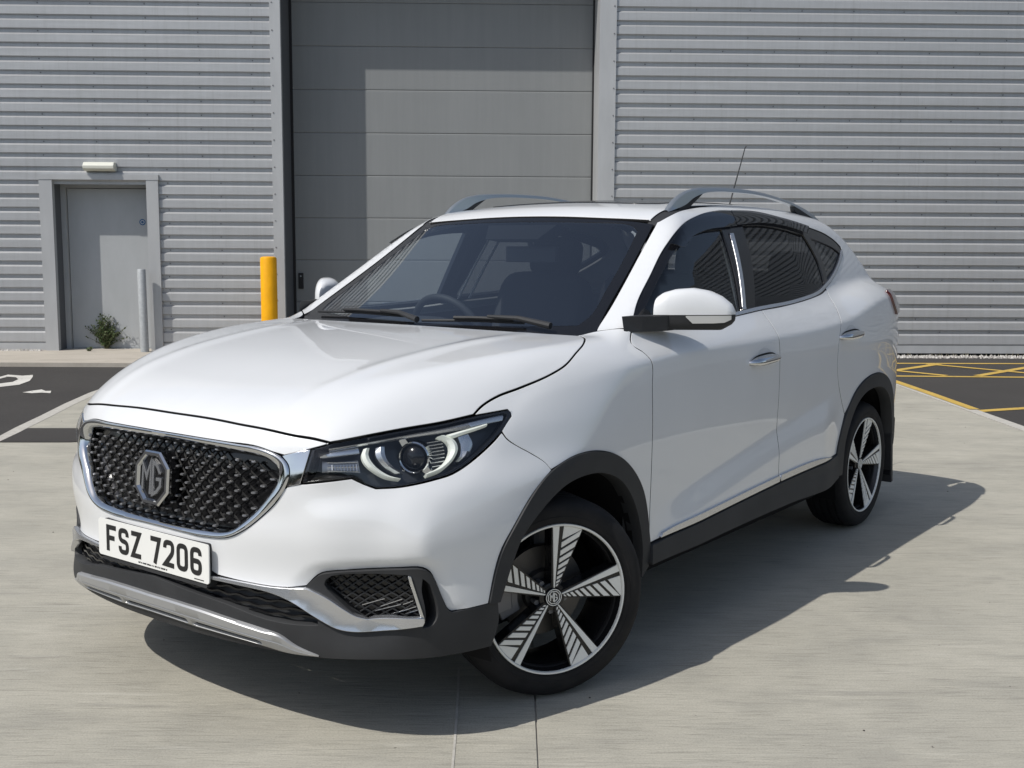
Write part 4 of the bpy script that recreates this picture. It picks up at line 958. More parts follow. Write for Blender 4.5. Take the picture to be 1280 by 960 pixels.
    bevelled(cp.build('brake_caliper', M['caliper'], w, smooth=True, angle=30), .004)
    # stub of strut and knuckle behind
    MB().tube([(.02, .02, -.17), (.03, .14, -.2), (.05, .36, -.24)], [.035, .028, .03], 10).tube([(-.17, -.03, -.16), (.0, -.05, -.17)], .02, 8).build('suspension_strut', M['caliper'], w, smooth=True)
    return w
ST = -.500
for side in (1, -1):
    ang = ST if side > 0 else -.46
    c_ = (.060, side * .862, .3095)
    build_wheel(c_, ang, side, 1.5)
    build_wheel((-2.62, side * .842, .3095), 0, side, -1.5)
    for xw, y0_ in ((0, .40), (-2.585, .45)):
        seg = []
        for k in range(19):
            a = R(-20 + 220 * k / 18); seg.append([(xw + .395 * math.cos(a), side * yy, .335 + .375 * math.sin(a)) for yy in (y0_, .855)])
        mb = MB(); mb.loft(seg, closed=False, cap=False); mb.add([(xw + .41 * math.cos(R(a)), side * y0_, .335 + .40 * math.sin(R(a))) for a in range(-20, 201, 20)], [tuple(range(12))])
        mb.build('arch_liner', M['liner'], car, smooth=True)
    MB().prism([(-2.935, .42), (-2.965, .42), (-2.995, .17), (-2.972, .165)], .66, .86, lambda a, b, c: (a, side * c, b)).build('mud_flap', PL, car)
MB().box(-3.1, .40, -.70, .70, .22, .26).box(-2.1, -.5, -.80, .80, .24, .33).build('underbody', M['liner'], car)
MB().box(.36, .60, -.60, .60, .30, .70).box(-.22, .30, -.42, .42, .24, .84).build('engine_bay', M['liner'], car)

# ---- interior
FB = M['fabric']; DK = M['dark']
for s_, nm, seg in ((1, 'door_trim', [[(-.36, .36), (-.36, 1.03)], [(-.36, 1.03), (-.46, 1.075), (-1.2, 1.085), (-2.0, 1.125), (-2.3, 1.14), (-2.95, 1.14)], [(-2.95, 1.14), (-2.95, .92), (-2.55, .86), (-2.15, .80), (-2.06, .60), (-2.04, .36)], [(-2.04, .36), (-.36, .36)]]),):
    panel(nm, 'side', seg, hull, DK, car, off=-.055, depth=0, both=True, step=.06)
panel('pillar_trim', 'diag', [[(-.42, .71, 1.10)] + [(x - .03, y, z) for x, y, z in SCREEN[1:]], ROOFLINE[1:-1], [(-2.6, .571, 1.493), (-2.86, .66, 1.28), (-2.95, .75, 1.12)], [(-2.95, .75, 1.12), (-2.4, .80, 1.12), (-1.2, .82, 1.075), (-.45, .80, 1.07)]],
      hull, [M['trim_grey']], car, off=-.035, depth=.012, gap=0, both=True, step=.04, holes=[[DLO_TOP[1:], DLO_REAR, [(x, y, z + .004) for x, y, z in DLO_BOT]]])
panel('roof_lining', 'top', [[(-1.0, 0), (-1.0, .53)], [(-1.0, .53), (-2.72, .53)], [(-2.72, .53), (-2.75, 0)]], house, M['trim_grey'], car, off=-.03, depth=0, sym=True, step=.1)
MB().box(-2.10, -.42, -.845, .845, .36, .40).box(-3.10, -2.102, -.60, .60, .362, .398).box(-3.10, -2.12, .56, .80, .70, .72).box(-3.10, -2.12, -.80, -.56, .70, .72).build('cabin_floor', DK, car)
# dashboard with the cowl over the instruments (right-hand drive)
rings = []
for y_ in np.linspace(-.70, .70, 29):
    hump = .045 * math.exp(-((y_ + .37) / .19) ** 4)
    lim = .02 * max(0, abs(y_) - .5)
    rings.append([(-.40, y_, .55), (-.36 - lim, y_, 1.03), (-.44, y_, 1.058), (-.62, y_, 1.055 + hump * .5), (-.76, y_, 1.03 + hump), (-.82, y_, .985 + hump), (-.84, y_, .93), (-.80, y_, .80), (-.74, y_, .55)])
MB().loft(rings).build('dashboard', DK, car, smooth=True, angle=50)
c_, tl = np.array([-.90, -.37, .985]), R(24)
e1, e2, e3 = np.array([0, 1., 0]), np.array([math.sin(tl), 0, math.cos(tl)]), np.array([-math.cos(tl), 0, math.sin(tl)])
ring = [c_ + .182 * (math.cos(a) * e1 + math.sin(a) * e2) for a in np.linspace(0, 2 * math.pi, 40, endpoint=False)]
mb = MB().tube(ring, .0155, 10, closed=True)
for a in (0, 180, 270): mb.tube([c_ + .05 * (math.cos(R(a)) * e1 + math.sin(R(a)) * e2), c_ + .175 * (math.cos(R(a)) * e1 + math.sin(R(a)) * e2)], [.03, .014], 8)
mb.tube([c_ - e3 * .02, c_ + e3 * .02], [.075, .06], 16).tube([c_, c_ - e3 * .15], [.04, .05], 12)
mb.build('steering_wheel', M['gloss_wheel'] if 'gloss_wheel' in M else M['plastic'], car, smooth=True, angle=50)
def soft_box(name, cx, cy, cz, sx, sy, sz, rot=0., parent=None, m=None, e=.35):
    V, F = [], []; n, k = 14, 20
    for i in range(n + 1):
        ph = -math.pi / 2 + math.pi * i / n
        for j in range(k):
            th = 2 * math.pi * j / k
            pw = lambda v_, q: math.copysign(abs(v_) ** q, v_)
            V.append((pw(math.cos(ph), e) * pw(math.cos(th), e) * sx, pw(math.cos(ph), e) * pw(math.sin(th), e) * sy, pw(math.sin(ph), e) * sz))
    F = [(i * k + j, i * k + (j + 1) % k, (i + 1) * k + (j + 1) % k, (i + 1) * k + j) for i in range(n) for j in range(k)]
    c, s = math.cos(rot), math.sin(rot)
    V = [(x_ * c + z_ * s + cx, y_ + cy, -x_ * s + z_ * c + cz) for x_, y_, z_ in V]
    return obj(name, V, F, m or FB, parent, smooth=True)
for s_ in (1, -1):
    seat = empty('front_seat', car)
    soft_box('seat_cushion', -1.22, .40 * s_, .62, .27, .25, .09, .08, seat)
    soft_box('seat_back', -1.58, .40 * s_, .93, .075, .25, .32, -.30, seat)
    soft_box('headrest', -1.735, .40 * s_, 1.315, .055, .135, .095, -.22, seat, e=.5)
    MB().tube([(-1.69, .34 * s_, 1.16), (-1.72, .34 * s_, 1.26)], .007, 8).tube([(-1.69, .46 * s_, 1.16), (-1.72, .46 * s_, 1.26)], .007, 8).build('headrest_post', M['chrome'], seat, smooth=True)
bench = empty('rear_bench', car)
soft_box('bench_cushion', -2.22, 0, .66, .26, .66, .09, .06, bench)
soft_box('bench_back', -2.52, 0, .95, .08, .66, .30, -.30, bench)
for y_ in (-.42, 0, .42): soft_box('headrest', -2.64, y_, 1.27, .05, .12, .07, -.2, bench, e=.5)
MB().prism([(-.17, 1.462), (.17, 1.462), (.13, 1.405), (-.13, 1.405)], 0, .10, lambda a, b, c: (-.925 - (1.47 - b) * -1.3 - c * .9, a, b - .012 - c * .12)).build('sensor_housing', M['liner'], car)
bevelled(MB().box(-1.00, -.97, -.125, .125, 1.30, 1.365).tube([(-.98, 0, 1.36), (-.95, 0, 1.42)], .012, 8).build('rear_view_mirror', DK, car), .006)
for s_ in (1, -1):
    MB().prism([(-1.06, 1.458), (-1.24, 1.47), (-1.24, 1.478), (-1.06, 1.466)], .10, .48, lambda a, b, c: (a, s_ * c, b)).build('sun_visor', M['trim_grey'], car)

for s_ in (1, -1):                                              # door-shut edges beside the centre pillar, sunlit highlight painted as white strips
    for dx_ in (0, -.085):
        MB().loft([[(x_ + dx_, s_ * y_, z_), (x_ - .012 + dx_, s_ * y_, z_), (x_ - .012 + dx_, s_ * (y_ - .008), z_), (x_ + dx_, s_ * (y_ - .008), z_)] for x_, y_, z_ in ((-1.385, .735, 1.115), (-1.425, .675, 1.26), (-1.465, .610, 1.40))]).build('pillar_edge_highlight', M['plate'], car)

# ------------------------------------------------------------------ ground
M['concrete'] = mat('brushed_concrete', (.42, .40, .35), .85, 0, .3)
nb = NB(M['concrete']); v = nb.coords()
mp = nb.coords((1.5, 24, 1)); st1 = nb.noise(mp, 3.2, 6, .65, .4); mp2 = nb.coords((4.0, 85, 1)); st2 = nb.noise(mp2, 3.0, 4, .6, .2)
big = nb.noise(v, .55, 6, .6, .6); mid = nb.noise(nb.coords((1, 1.6, 1)), 2.2, 5, .6, .3); fine = nb.noise(v, 160, 3, .7); spk = nb.noise(v, 34, 3, .5)
G3 = lambda q: (q, q, q)
c = nb.ramp(big, [(.28, (.380, .360, .302)), (.5, (.452, .431, .363)), (.72, (.510, .486, .415))])
c = nb.mix(.55, c, nb.ramp(mid, [(.3, (.338, .326, .284)), (.55, (.456, .435, .370)), (.75, (.535, .51, .44))]))
c = nb.mix(1, c, nb.ramp(st1, [(.30, G3(.74)), (.46, G3(.97)), (.56, G3(1.)), (.70, G3(1.)), ]), 'MULTIPLY')
c = nb.mix(1, c, nb.ramp(st2, [(.28, G3(.76)), (.47, G3(.98)), (.75, G3(1.))]), 'MULTIPLY')
c = nb.mix(1, c, nb.ramp(fine, [(.3, G3(.80)), (.55, G3(1.))]), 'MULTIPLY')
c = nb.mix(1, c, G3(1.03), 'MULTIPLY')
# old damp and rubber marks with shapes of their own, blown along the broom lines
blot = nb.noise(nb.coords((.55, 1.5, 1)), 1.35, 7, .68, 1.2)
c = nb.mix(nb.ramp(blot, [(.54, (0, 0, 0)), (.72, (.46, .46, .46))]), c, (.265, .255, .225))
rub = nb.noise(nb.coords((.6, 4, 1)), 2.1, 5, .7, .8)
c = nb.mix(nb.ramp(rub, [(.58, (0, 0, 0)), (.76, (.60, .60, .60))]), c, (.225, .216, .195))
pal = nb.noise(nb.coords((1.2, 14, 1)), 1.7, 5, .7, .4)
c = nb.mix(nb.ramp(pal, [(.60, (0, 0, 0)), (.76, (.5, .5, .5))]), c, (.60, .58, .51))
c = nb.mix(nb.ramp(spk, [(.745, (0, 0, 0)), (.78, (.85, .85, .85))]), c, (.11, .10, .09))
nb.l(c, nb.b.inputs['Base Color'])
bp = nb.bump(st2, .6, .004); bp = nb.bump(st1, .4, .005, bp); bp = nb.bump(fine, .35, .002, bp); nb.l(bp, nb.b.inputs['Normal'])
M['asphalt'] = mat('asphalt', (.055, .052, .05), .88, 0, .3)
nb = NB(M['asphalt']); v = nb.coords()
g = nb.noise(v, 190, 3, .7); b_ = nb.noise(v, .9, 6, .65, .5)
c = nb.ramp(b_, [(.3, (.046, .043, .041)), (.7, (.070, .066, .062))]); c = nb.mix(.5, c, nb.ramp(g, [(.35, (.022, .021, .02)), (.55, (.062, .058, .055)), (.72, (.15, .14, .13))]))
nb.l(c, nb.b.inputs['Base Color']); nb.l(nb.bump(g, .7, .004), nb.b.inputs['Normal'])
M['path'] = mat('path_concrete', (.46, .42, .36), .9, 0, .2)
nb = NB(M['path']); v = nb.coords()
c = nb.ramp(nb.noise(nb.coords((1, 2.5, 1)), 1.8, 7, .65, .8), [(.3, (.36, .32, .27)), (.5, (.46, .42, .36)), (.72, (.52, .47, .41))])
nb.l(nb.mix(.3, c, nb.ramp(nb.noise(v, 120, 3, .7), [(.3, (.3, .28, .24)), (.7, (.55, .51, .45))])), nb.b.inputs['Base Color'])
def worn(name, col, lo=.38, hi=.50, sc=28, under=(.06, .056, .052)):
    m = mat(name, col, .7, 0, .3); nb = NB(m); v = nb.coords()
    f_ = nb.noise(v, sc, 6, .7, .3)
    c = nb.mix(nb.ramp(f_, [(lo - .06, (0, 0, 0)), (hi - .10, (1, 1, 1))]), under, nb.ramp(nb.noise(v, 3, 4), [(.3, tuple(q * .82 for q in col)), (.7, col)])); nb.l(c, nb.b.inputs['Base Color']); return m
M['yellow_paint'] = worn('worn_yellow_road_paint', (.62, .42, .10))
M['white_mark'] = worn('worn_white_road_paint', (.70, .68, .63))
M['pale'] = mat('pale_concrete_edging', (.52, .50, .45), .85)
nb = NB(M['pale']); nb.l(nb.ramp(nb.noise(nb.coords(), 22, 6, .7), [(.3, (.40, .38, .34)), (.7, (.56, .54, .49))]), nb.b.inputs['Base Color'])
def sheet(name, polys, z, m, parent=None, thick=None):
    mb = MB()
    for p in polys:
        if thick: mb.prism(p, z - thick, z)
        else: mb.add([(x_, y_, z) for x_, y_ in p], [tuple(range(len(p)))])
    return mb.build(name, m, parent)
gr = sheet('ground', [[(-400, -400), (400, -400), (400, 400), (-400, 400)]], -.012, M['asphalt']); gr['kind'] = 'structure'
apron = sheet('concrete_apron', [[(-3.40, -9), (.070, -9), (.074, 14.2), (-3.86, 14.2), (-3.82, 10.3), (-3.76, 9.56), (-3.68, 8.88), (-3.62, 8.28), (-3.57, 7.92), (-3.49, 5)]], 0, M['concrete'], thick=.2); apron['kind'] = 'structure'
sl = sheet('concrete_slab', [[(.0760, -9), (3.84, -9), (3.87, 14.2), (.0800, 14.2)]], 0, M['concrete'], apron, thick=.2)
jf = sheet('joint_filler', [[(.066, -9), (.082, -9), (.086, 14.2), (.070, 14.2)]], -.007, M['pale']); jf['kind'] = 'structure'
edge = sheet('edging_strip', [[(3.85, -9), (3.945, -9), (3.985, 14.2), (3.882, 14.2)]], .002, M['pale'], thick=.2); edge['kind'] = 'structure'
edge2 = sheet('edging_strip', [[(-3.49, -9), (-3.396, -9), (-3.486, 5), (-3.566, 7.92), (-3.616, 8.28), (-3.676, 8.88), (-3.756, 9.56), (-3.816, 10.3), (-3.856, 14.2), (-3.95, 14.2), (-3.91, 10.3), (-3.85, 9.56), (-3.77, 8.88), (-3.71, 8.28), (-3.66, 7.92), (-3.58, 5)]], .002, M['pale'], thick=.1); edge2['kind'] = 'structure'
strip = sheet('asphalt_patch', [[(-3.60, 8.255), (-2.75, 8.275), (-2.80, 7.95), (-3.0, 7.70), (-3.06, 7.672), (-3.548, 7.655)]], .0045, M['asphalt']); strip['kind'] = 'structure'
path = sheet('footpath', [[(-40, 12.50), (-3.96, 12.62), (-3.96, 14.9), (-40, 13.6)]], .035, M['path'], thick=.1); path['kind'] = 'structure'
mb = MB()
for q in stroke([(3.955, 9.50), (3.962, 10.6), (3.955, 11.6), (3.94, 13.3)], .088): mb.add([(x_, y_, .0065) for x_, y_ in q], [(0, 1, 2, 3)])
line = mb.build('yellow_kerb_line', M['yellow_paint']); line['kind'] = 'structure'
def mark(name, paths, w, m, z=-.008):
    mb = MB()
    for p in paths:
        for q in stroke(p, w): mb.add([(x_, y_, z) for x_, y_ in q], [(0, 1, 2, 3)])
    o = mb.build(name, m); o['kind'] = 'structure'; return o
YT, YB = 13.45, 12.06
hatch = empty('hatched_box_marking'); hatch['kind'] = 'structure'
for nm, p, z in (('border_line', [(4.06, YT + .02), (14, YT + .30)], -.0080), ('border_line', [(4.05, YB + .07), (14, YB - .30)], -.0080)):
    mark(nm, [p], .10, M['yellow_paint'], z).parent = hatch
mark('yellow_line', [[(3.995, 9.50), (4.46, 9.686), (9.5, 11.72)]], .10, M['yellow_paint'])
for k in range(8):
    x0 = 3.82 + 1.26 * k
    mark('diagonal_line', [[(x0, YB + .12), (x0 + 1.30, YT - .03)]], .10, M['yellow_paint'], -.0068).parent = hatch
    x1 = 4.98 + 1.26 * (k - 1)
    mark('diagonal_line', [[(x1, YT - .03), (x1 + 1.02, YB + .12)]], .10, M['yellow_paint'], -.0056).parent = hatch
for k in range(6): mark('bay_line', [[(4.3, 4.6 - 2.5 * k), (9.1, 4.9 - 2.5 * k)]], .10, M['white_mark'])
mark('bay_line', [[(9.1, 5.2), (9.1, -8.5)]], .10, M['white_mark'], -.0070)
sym = sheet('accessible_bay_symbol', [[(-6.2, 11.7), (-5.325, 11.6), (-5.331, 11.8), (-5.14, 11.712), (-5.064, 11.79), (-4.991, 11.616), (-4.875, 11.268), (-4.841, 10.949), (-4.95, 10.772), (-6.3, 10.522), (-6.3, 10.837000000000002), (-5.07, 11.037), (-5.003, 11.173), (-5.046, 11.399), (-5.143, 11.565), (-5.25, 11.618), (-5.252, 11.439), (-6.2, 11.489)]], -.008, M['white_mark']); sym['kind'] = 'structure'
wm = sheet('white_mark', [[(-4.562, 10.377), (-4.523, 10.497), (-4.474, 10.595), (-4.39, 10.484), (-4.343, 10.498), (-4.282, 10.331), (-4.379, 10.367), (-4.448, 10.318)]], -.008, M['white_mark']); wm['kind'] = 'structure'
mb = MB()
for q in stroke(catmull([(-.168, 3.52), (-.158, 3.2), (-.150, 2.6), (-.16, 1.5)], .1), .007): mb.add([(x_, y_, .0018) for x_, y_ in q], [(0, 1, 2, 3)])
mb.build('surface_scratches', M['pale'])['kind'] = 'stuff'
mb = MB()
for _ in range(150):                                            # grit and crumbs lying on the concrete
    x_, y_ = rng.uniform(-3.6, 3.8), rng.uniform(2.3, 12) ; s_ = rng.uniform(.002, .0055)
    mb.add([(x_ + s_ * math.cos(a) * rng.uniform(.7, 1.2), y_ + s_ * math.sin(a) * rng.uniform(.7, 1.2), .0005) for a in (0, 1.6, 3.1, 4.7)] + [(x_, y_, s_ * .9)], [(0, 1, 4), (1, 2, 4), (2, 3, 4), (3, 0, 4)])
M['grit'] = mat('dark_grit', (.05, .045, .04), .9)
mb.build('grit', M['grit'])['kind'] = 'stuff'

# ------------------------------------------------------------------ the warehouse
M['clad'] = mat('silver_grey_coated_steel', (.475, .48, .485), .42, .35, .5)
nb = NB(M['clad']); v = nb.coords()
n1 = nb.noise(nb.coords((.35, 1, 3.0)), 1.6, 5, .6, .2); n2 = nb.noise(nb.coords((6, 1, .7)), 2.4, 5, .65)
c = nb.ramp(n1, [(.3, (.445, .452, .458)), (.7, (.505, .512, .518))]); c = nb.mix(.22, c, nb.ramp(n2, [(.35, (.37, .375, .385)), (.7, (.53, .54, .56))]))
st = nb.noise(nb.coords((9, 1, .28)), 2.0, 5, .7, .2); c = nb.mix(nb.ramp(st, [(.55, (0, 0, 0)), (.78, (.30, .30, .30))]), c, (.27, .265, .255))
nb.l(c, nb.b.inputs['Base Color']); nb.l(nb.bump(nb.noise(nb.coords((.8, 1, 6)), 1.7, 3), .16, .02), nb.b.inputs['Normal'])
M['flash'] = mat('grey_folded_flashing', (.475, .48, .485), .45, .25, .5)
nb = NB(M['flash']); nb.l(nb.ramp(nb.noise(nb.coords((2, 2, .5)), 2.2, 5), [(.3, (.435, .442, .448)), (.7, (.505, .512, .518))]), nb.b.inputs['Base Color'])
M['shutter'] = mat('grey_shutter_coating', (.235, .245, .25), .5, .0, .4)
nb = NB(M['shutter']); c = nb.ramp(nb.noise(nb.coords((.5, 1, .5)), 1.2, 5, .6), [(.3, (.222, .232, .236)), (.7, (.246, .256, .260))])
nb.l(nb.mix(.2, c, nb.ramp(nb.noise(nb.coords((5, 1, .25)), 2.5, 5, .7), [(.35, (.19, .195, .195)), (.7, (.265, .275, .28))])), nb.b.inputs['Base Color'])
nb.l(nb.bump(nb.noise(nb.coords((260, 260, 260)), 1, 2), .12, .002), nb.b.inputs['Normal'])
M['door'] = mat('grey_steel_door', (.42, .435, .45), .5, .1, .4)
nb = NB(M['door']); nb.l(nb.ramp(nb.noise(nb.coords((1.5, 1, .6)), 2.0, 6, .65), [(.3, (.39, .405, .41)), (.7, (.445, .46, .47))]), nb.b.inputs['Base Color'])
M['seal'] = mat('black_rubber_seal', (.012, .012, .014), .7)
M['galv'] = mat('galvanised_steel', (.40, .42, .43), .6, .15)
nb = NB(M['galv']); nb.l(nb.ramp(nb.noise(nb.coords(), 26, 4, .6), [(.3, (.34, .36, .37)), (.7, (.43, .45, .46))]), nb.b.inputs['Base Color'])
M['bollard'] = mat('yellow_bollard_paint', (.86, .40, .004), .5, 0, .25)
nb = NB(M['bollard']); nb.l(nb.ramp(nb.noise(nb.coords((1, 1, .6)), 9, 5, .65), [(.3, (.76, .35, .004)), (.65, (.90, .43, .005))]), nb.b.inputs['Base Color'])
M['lamp_body'] = mat('cream_lamp_polycarbonate', (.68, .68, .60), .4)
M['reveal'] = mat('shaded_grey_reveal', (.10, .105, .115), .6)  # darker grey, the shade of the reveals put into the colour
wh = empty('warehouse', None, (0, 14.26, 0), (0, 0, R(1.5)))
tag(wh, 'grey ribbed steel warehouse with a tall shutter and a side door behind the white car', 'warehouse')
PITCHZ = .1659; Z0 = .28
def clad_sheet(x0, x1, k0, k1, zmin=None):
    """ribs k0..k1 of trapezoidal sheet; crown tops at Z0 + k * pitch"""
    prof = []
    for k in range(k0, k1):
        zt = Z0 + k * PITCHZ
        prof += [(.031, zt - .1659), (.031, zt - .128), (0, zt - .114), (0, zt - .024)]
    prof += [(.031, Z0 + (k1 - 1) * PITCHZ)]
    if k0 == 0: prof = [(.031, .115), (0, .150)] + prof[3:]
    xs = np.r_[x0, np.arange(math.ceil(x0 / 1.3) * 1.3 + 1e-6, x1 - .05, 1.3), x1]
    return MB().loft([[(x_, y_, z_) for y_, z_ in prof] for x_ in xs], closed=False, cap=False).build('cladding_sheet', M['clad'], wh)
HEAD = 5.03
LJ0, LJ1, RJ0, RJ1 = -2.992, -2.862, 1.058, 1.266
for k0 in range(0, 48, 6):
    z_lo = Z0 + (k0 - 1) * PITCHZ
    if z_lo < 2.05:
        clad_sheet(-5.80, LJ0 + .03, k0, k0 + 6) if False else None
    lo = Z0 + k0 * PITCHZ
    if k0 < 12:
        for a, b in ((-30, -5.80), (-4.44, LJ0 + .03), (RJ1 - .03, 30)): clad_sheet(a, b, k0, k0 + 6)
    elif lo < HEAD - .3:
        for a, b in ((-30, LJ0 + .03), (RJ1 - .03, 30)): clad_sheet(a, b, k0, k0 + 6)
    else: clad_sheet(-30, 30, k0, k0 + 6)
clad_sheet(-5.80, -4.44, 12, 12 + 0) if False else None
# fixings: one screw in every valley over the rails
sc = MB()
def screws(x0, x1, zs):
    xa = x0
    while xa < x1:
        for z_ in zs:
            jx = rng.uniform(-.012, .012); sc.lathe([(0, .0)] + [(.0085, .001), (.0085, .007), (.004, .010), (0, .010)], 6, 'y')
            n_ = 6 * 5; sc.v[-n_:] = [(q[0] + xa + jx, .031 - q[1], q[2] + z_) for q in sc.v[-n_:]]
        xa += .648
zs_all = [Z0 + k * PITCHZ + .022 for k in range(0, 27)]
screws(-6.46, LJ0 - .05, [z_ for z_ in zs_all if z_ > 2.3]); screws(-6.46, -5.9, [z_ for z_ in zs_all if z_ < 2.3]); screws(-4.30, LJ0 - .05, [z_ for z_ in zs_all if z_ < 2.3])
screws(1.62, 7.2, zs_all[::2]); screws(1.95, 7.2, zs_all[1::4])
sc.build('fixing_screws', M['caliper'], wh)['kind'] = 'stuff'
MB().box(-30, -5.80, .004, .06, .03, .128).build('base_flashing', M['flash'], wh)
MB().box(-4.44, LJ0 + .02, .004, .06, .03, .128).build('base_flashing', M['flash'], wh)
MB().box(RJ1 - .02, 30, .004, .06, .03, .128).build('base_flashing', M['flash'], wh)
MB().box(-30, -5.83, .055, .30, -.2, 8.1).box(-4.43, LJ0 - .005, .055, .30, -.2, 8.1).box(-5.83, -4.43, .055, .30, 2.2, 8.1).box(RJ1 + .005, 30, .055, .30, -.2, 8.1).box(LJ0 - .005, RJ1 + .005, .055, .30, HEAD + .25, 8.1).build('wall_core', M['liner'], wh)
SD = .655
for x0, x1, xi in ((LJ0, LJ1, LJ1), (RJ1, RJ0, RJ0)):
    a, b = min(x0, x1), max(x0, x1); dirx = -1 if xi == LJ1 else 1
    MB().box(a, b, -.022, .05, 0, HEAD + .2).build('jamb_flashing', M['flash'], wh)
    a2, b2 = (xi - .05, xi - .0005) if dirx < 0 else (xi + .0005, xi + .05)
    MB().box(a2, b2, .0505, SD + .1, 0, HEAD + .2).build('jamb_reveal', M['reveal'] if dirx < 0 else M['flash'], wh)  # shaded left side coloured dark, lit right side keeps flashing grey
    mb = MB()
    for z_ in np.arange(.35, HEAD, .33):
        xs_ = (a + .028) if dirx < 0 else (b - .028)
        mb.lathe([(0, 0), (.009, .001), (.009, .006), (0, .009)], 6, 'y'); n_ = 24
        mb.v[-n_:] = [(q[0] + xs_, -.022 - q[1], q[2] + z_) for q in mb.v[-n_:]]
    mb.build('jamb_screws', M['caliper'], wh)['kind'] = 'stuff'
MB().box(LJ1 - .01, RJ0 + .01, -.020, .05, HEAD, HEAD + .19).box(LJ1, RJ0, .051, SD + .1, HEAD + .005, HEAD + .05).build('head_flashing', M['flash'], wh)
sh = empty('shutter', wh)
zb = .08 - .5465
mb0 = None
for k in range(11):
    z_a, z_b = .012 + .0 if k == 0 else .083 + .5465 * (k - 1), .083 + .5465 * k
    if z_a > HEAD: break
    prof = [(SD + .06, z_a + .004), (SD + .004, z_a + .0035), (SD + .0005, z_a + .012), (SD, z_a + .03), (SD, z_b - .03), (SD + .0005, z_b - .010), (SD + .004, z_b - .0005), (SD + .06, z_b - .0005)]
    MB().loft([[(x_, y_, z_) for y_, z_ in prof] for x_ in (LJ1 + .012, -1.6, -.3, RJ0 - .012)], closed=False, cap=False).build('shutter_panel', M['shutter'], sh)
MB().box(LJ1 + .002, LJ1 + .030, SD - .035, SD - .004, 0, HEAD).build('shutter_guide', M['seal'], sh)
MB().box(RJ0 - .022, RJ0 - .003, SD - .03, SD - .004, 0, HEAD).build('shutter_guide', M['seal'], sh)
bevelled(MB().box(-2.800, -2.735, SD - .022, SD + .002, .80, 1.005).build('shutter_lock', M['seal'], sh), .006)
MB().lathe([(0, .0), (.010, .0), (.010, .006), (0, .008)], 12, 'y').build('lock_barrel', M['galv'], sh, loc=(-2.768, SD - .030, .965))
MB().box(LJ0, RJ1, SD + .08, SD + .12, 0, HEAD + .4).build('shutter_backing', M['liner'], wh)
# personnel door
pd = empty('personnel_door', wh)
DX0, DX1, DT = -5.708, -4.552, 2.158
for a, b in ((-5.868, DX0), (DX1, -4.405)): MB().box(a, b, -.030, .05, .035, DT).build('door_jamb', M['flash'], pd)
MB().box(-5.872, -4.398, -.036, .05, DT + .001, DT + .066).build('head_trim', M['flash'], pd)
for a, b in ((DX0 - .04, DX0 - .0005), (DX1 + .0005, DX1 + .04)): MB().box(a, b, .0505, .42, .035, DT).build('door_reveal', M['reveal'], pd)
MB().box(DX0, DX1, .0505, .42, DT + .0015, DT + .03).build('door_soffit', M['flash'], pd)
DD = .29
MB().box(DX0 + .001, DX0 + .062, DD - .05, DD + .06, .035, DT).build('door_frame', M['door'], pd)
MB().box(DX1 - .030, DX1 - .001, DD - .05, DD + .06, .035, DT).build('door_frame', M['door'], pd)
MB().box(DX0 + .063, DX1 - .031, DD - .05, DD + .06, DT - .085, DT - .001).build('door_frame', M['door'], pd)
bevelled(MB().box(DX0 + .068, DX1 - .036, DD, DD + .045, .045, DT - .092).build('door_leaf', M['door'], pd), .004)
MB().box(DX0 + .03, DX1 - .01, DD - .02, DD + .08, .020, .044).build('door_sill', M['galv'], pd)
MB().box(DX0, DX1, DD + .061, DD + .09, 0, DT).build('door_backing', M['seal'], pd)
M['blue'] = mat('blue_sticker', (.035, .12, .26), .4)
MB().lathe([(0, .002), (.040, .002), (.040, 0)], 24, 'y').build('door_sticker', M['blue'], pd, loc=(-4.705, DD - .0025, 1.648))
MB().lathe([(.019, .0022), (.019, 0), (.024, 0), (.024, .0022)], 24, 'y', closed=True).build('sticker_ring', M['plate'], pd, loc=(-4.705, DD - .0048, 1.648))
bl = empty('bulkhead_lamp', wh, (-5.108, 0, 2.318))
prof = [(-.19, -.058), (.19, -.058), (.19, .058), (-.19, .058)]
bevelled(MB().loft([[(x_, y_, z_) for y_, z_ in ((.03, -.055), (-.055, -.055), (-.105, -.030), (-.108, .010), (-.075, .052), (.03, .056))] for x_ in (-.19, .19)]).build('lamp_cover', M['lamp_body'], bl), .008)
MB().box(-.20, .20, .0305, .0355, -.066, .066).build('lamp_plate', M['galv'], bl)
# ------------------------------------------------------------------ bollard, pole, weeds, gravel
bo = MB().lathe([(0, 1.232), (.060, 1.230), (.090, 1.222), (.0985, 1.205), (.0985, .0), (.0, .0)], 40).build('bollard', M['bollard'], None, smooth=True, angle=40, loc=(-2.945, 13.62, 0))
tag(bo, 'yellow steel bollard standing beside the left jamb of the shutter', 'bollard')
MB().lathe([(.0985, .001), (.135, .001), (.135, .010), (.10, .014), (.0986, .014)], 40).build('base_plate', M['bollard'], bo, smooth=True, angle=30)
po = MB().lathe([(0, 1.064), (.046, 1.062), (.0515, 1.054), (.0515, .0), (0, 0)], 32).build('post', M['galv'], None, smooth=True, angle=40, loc=(-4.590, 13.98, .0))
po.rotation_euler = (0, R(-.6), 0)
tag(po, 'plain grey metal post standing in front of the side door', 'post')
M['leaf'] = mat('weed_leaf', (.060, .095, .035), .6, 0, .3)
nb = NB(M['leaf']); oi = nb.n('ShaderNodeNewGeometry'); nb.l(nb.ramp(oi.outputs['Random Per Island'], [(0, (.035, .065, .022)), (.5, (.065, .10, .035)), (1, (.12, .14, .06))]), nb.b.inputs['Base Color'])
M['stem'] = mat('weed_stem', (.10, .10, .05), .7)
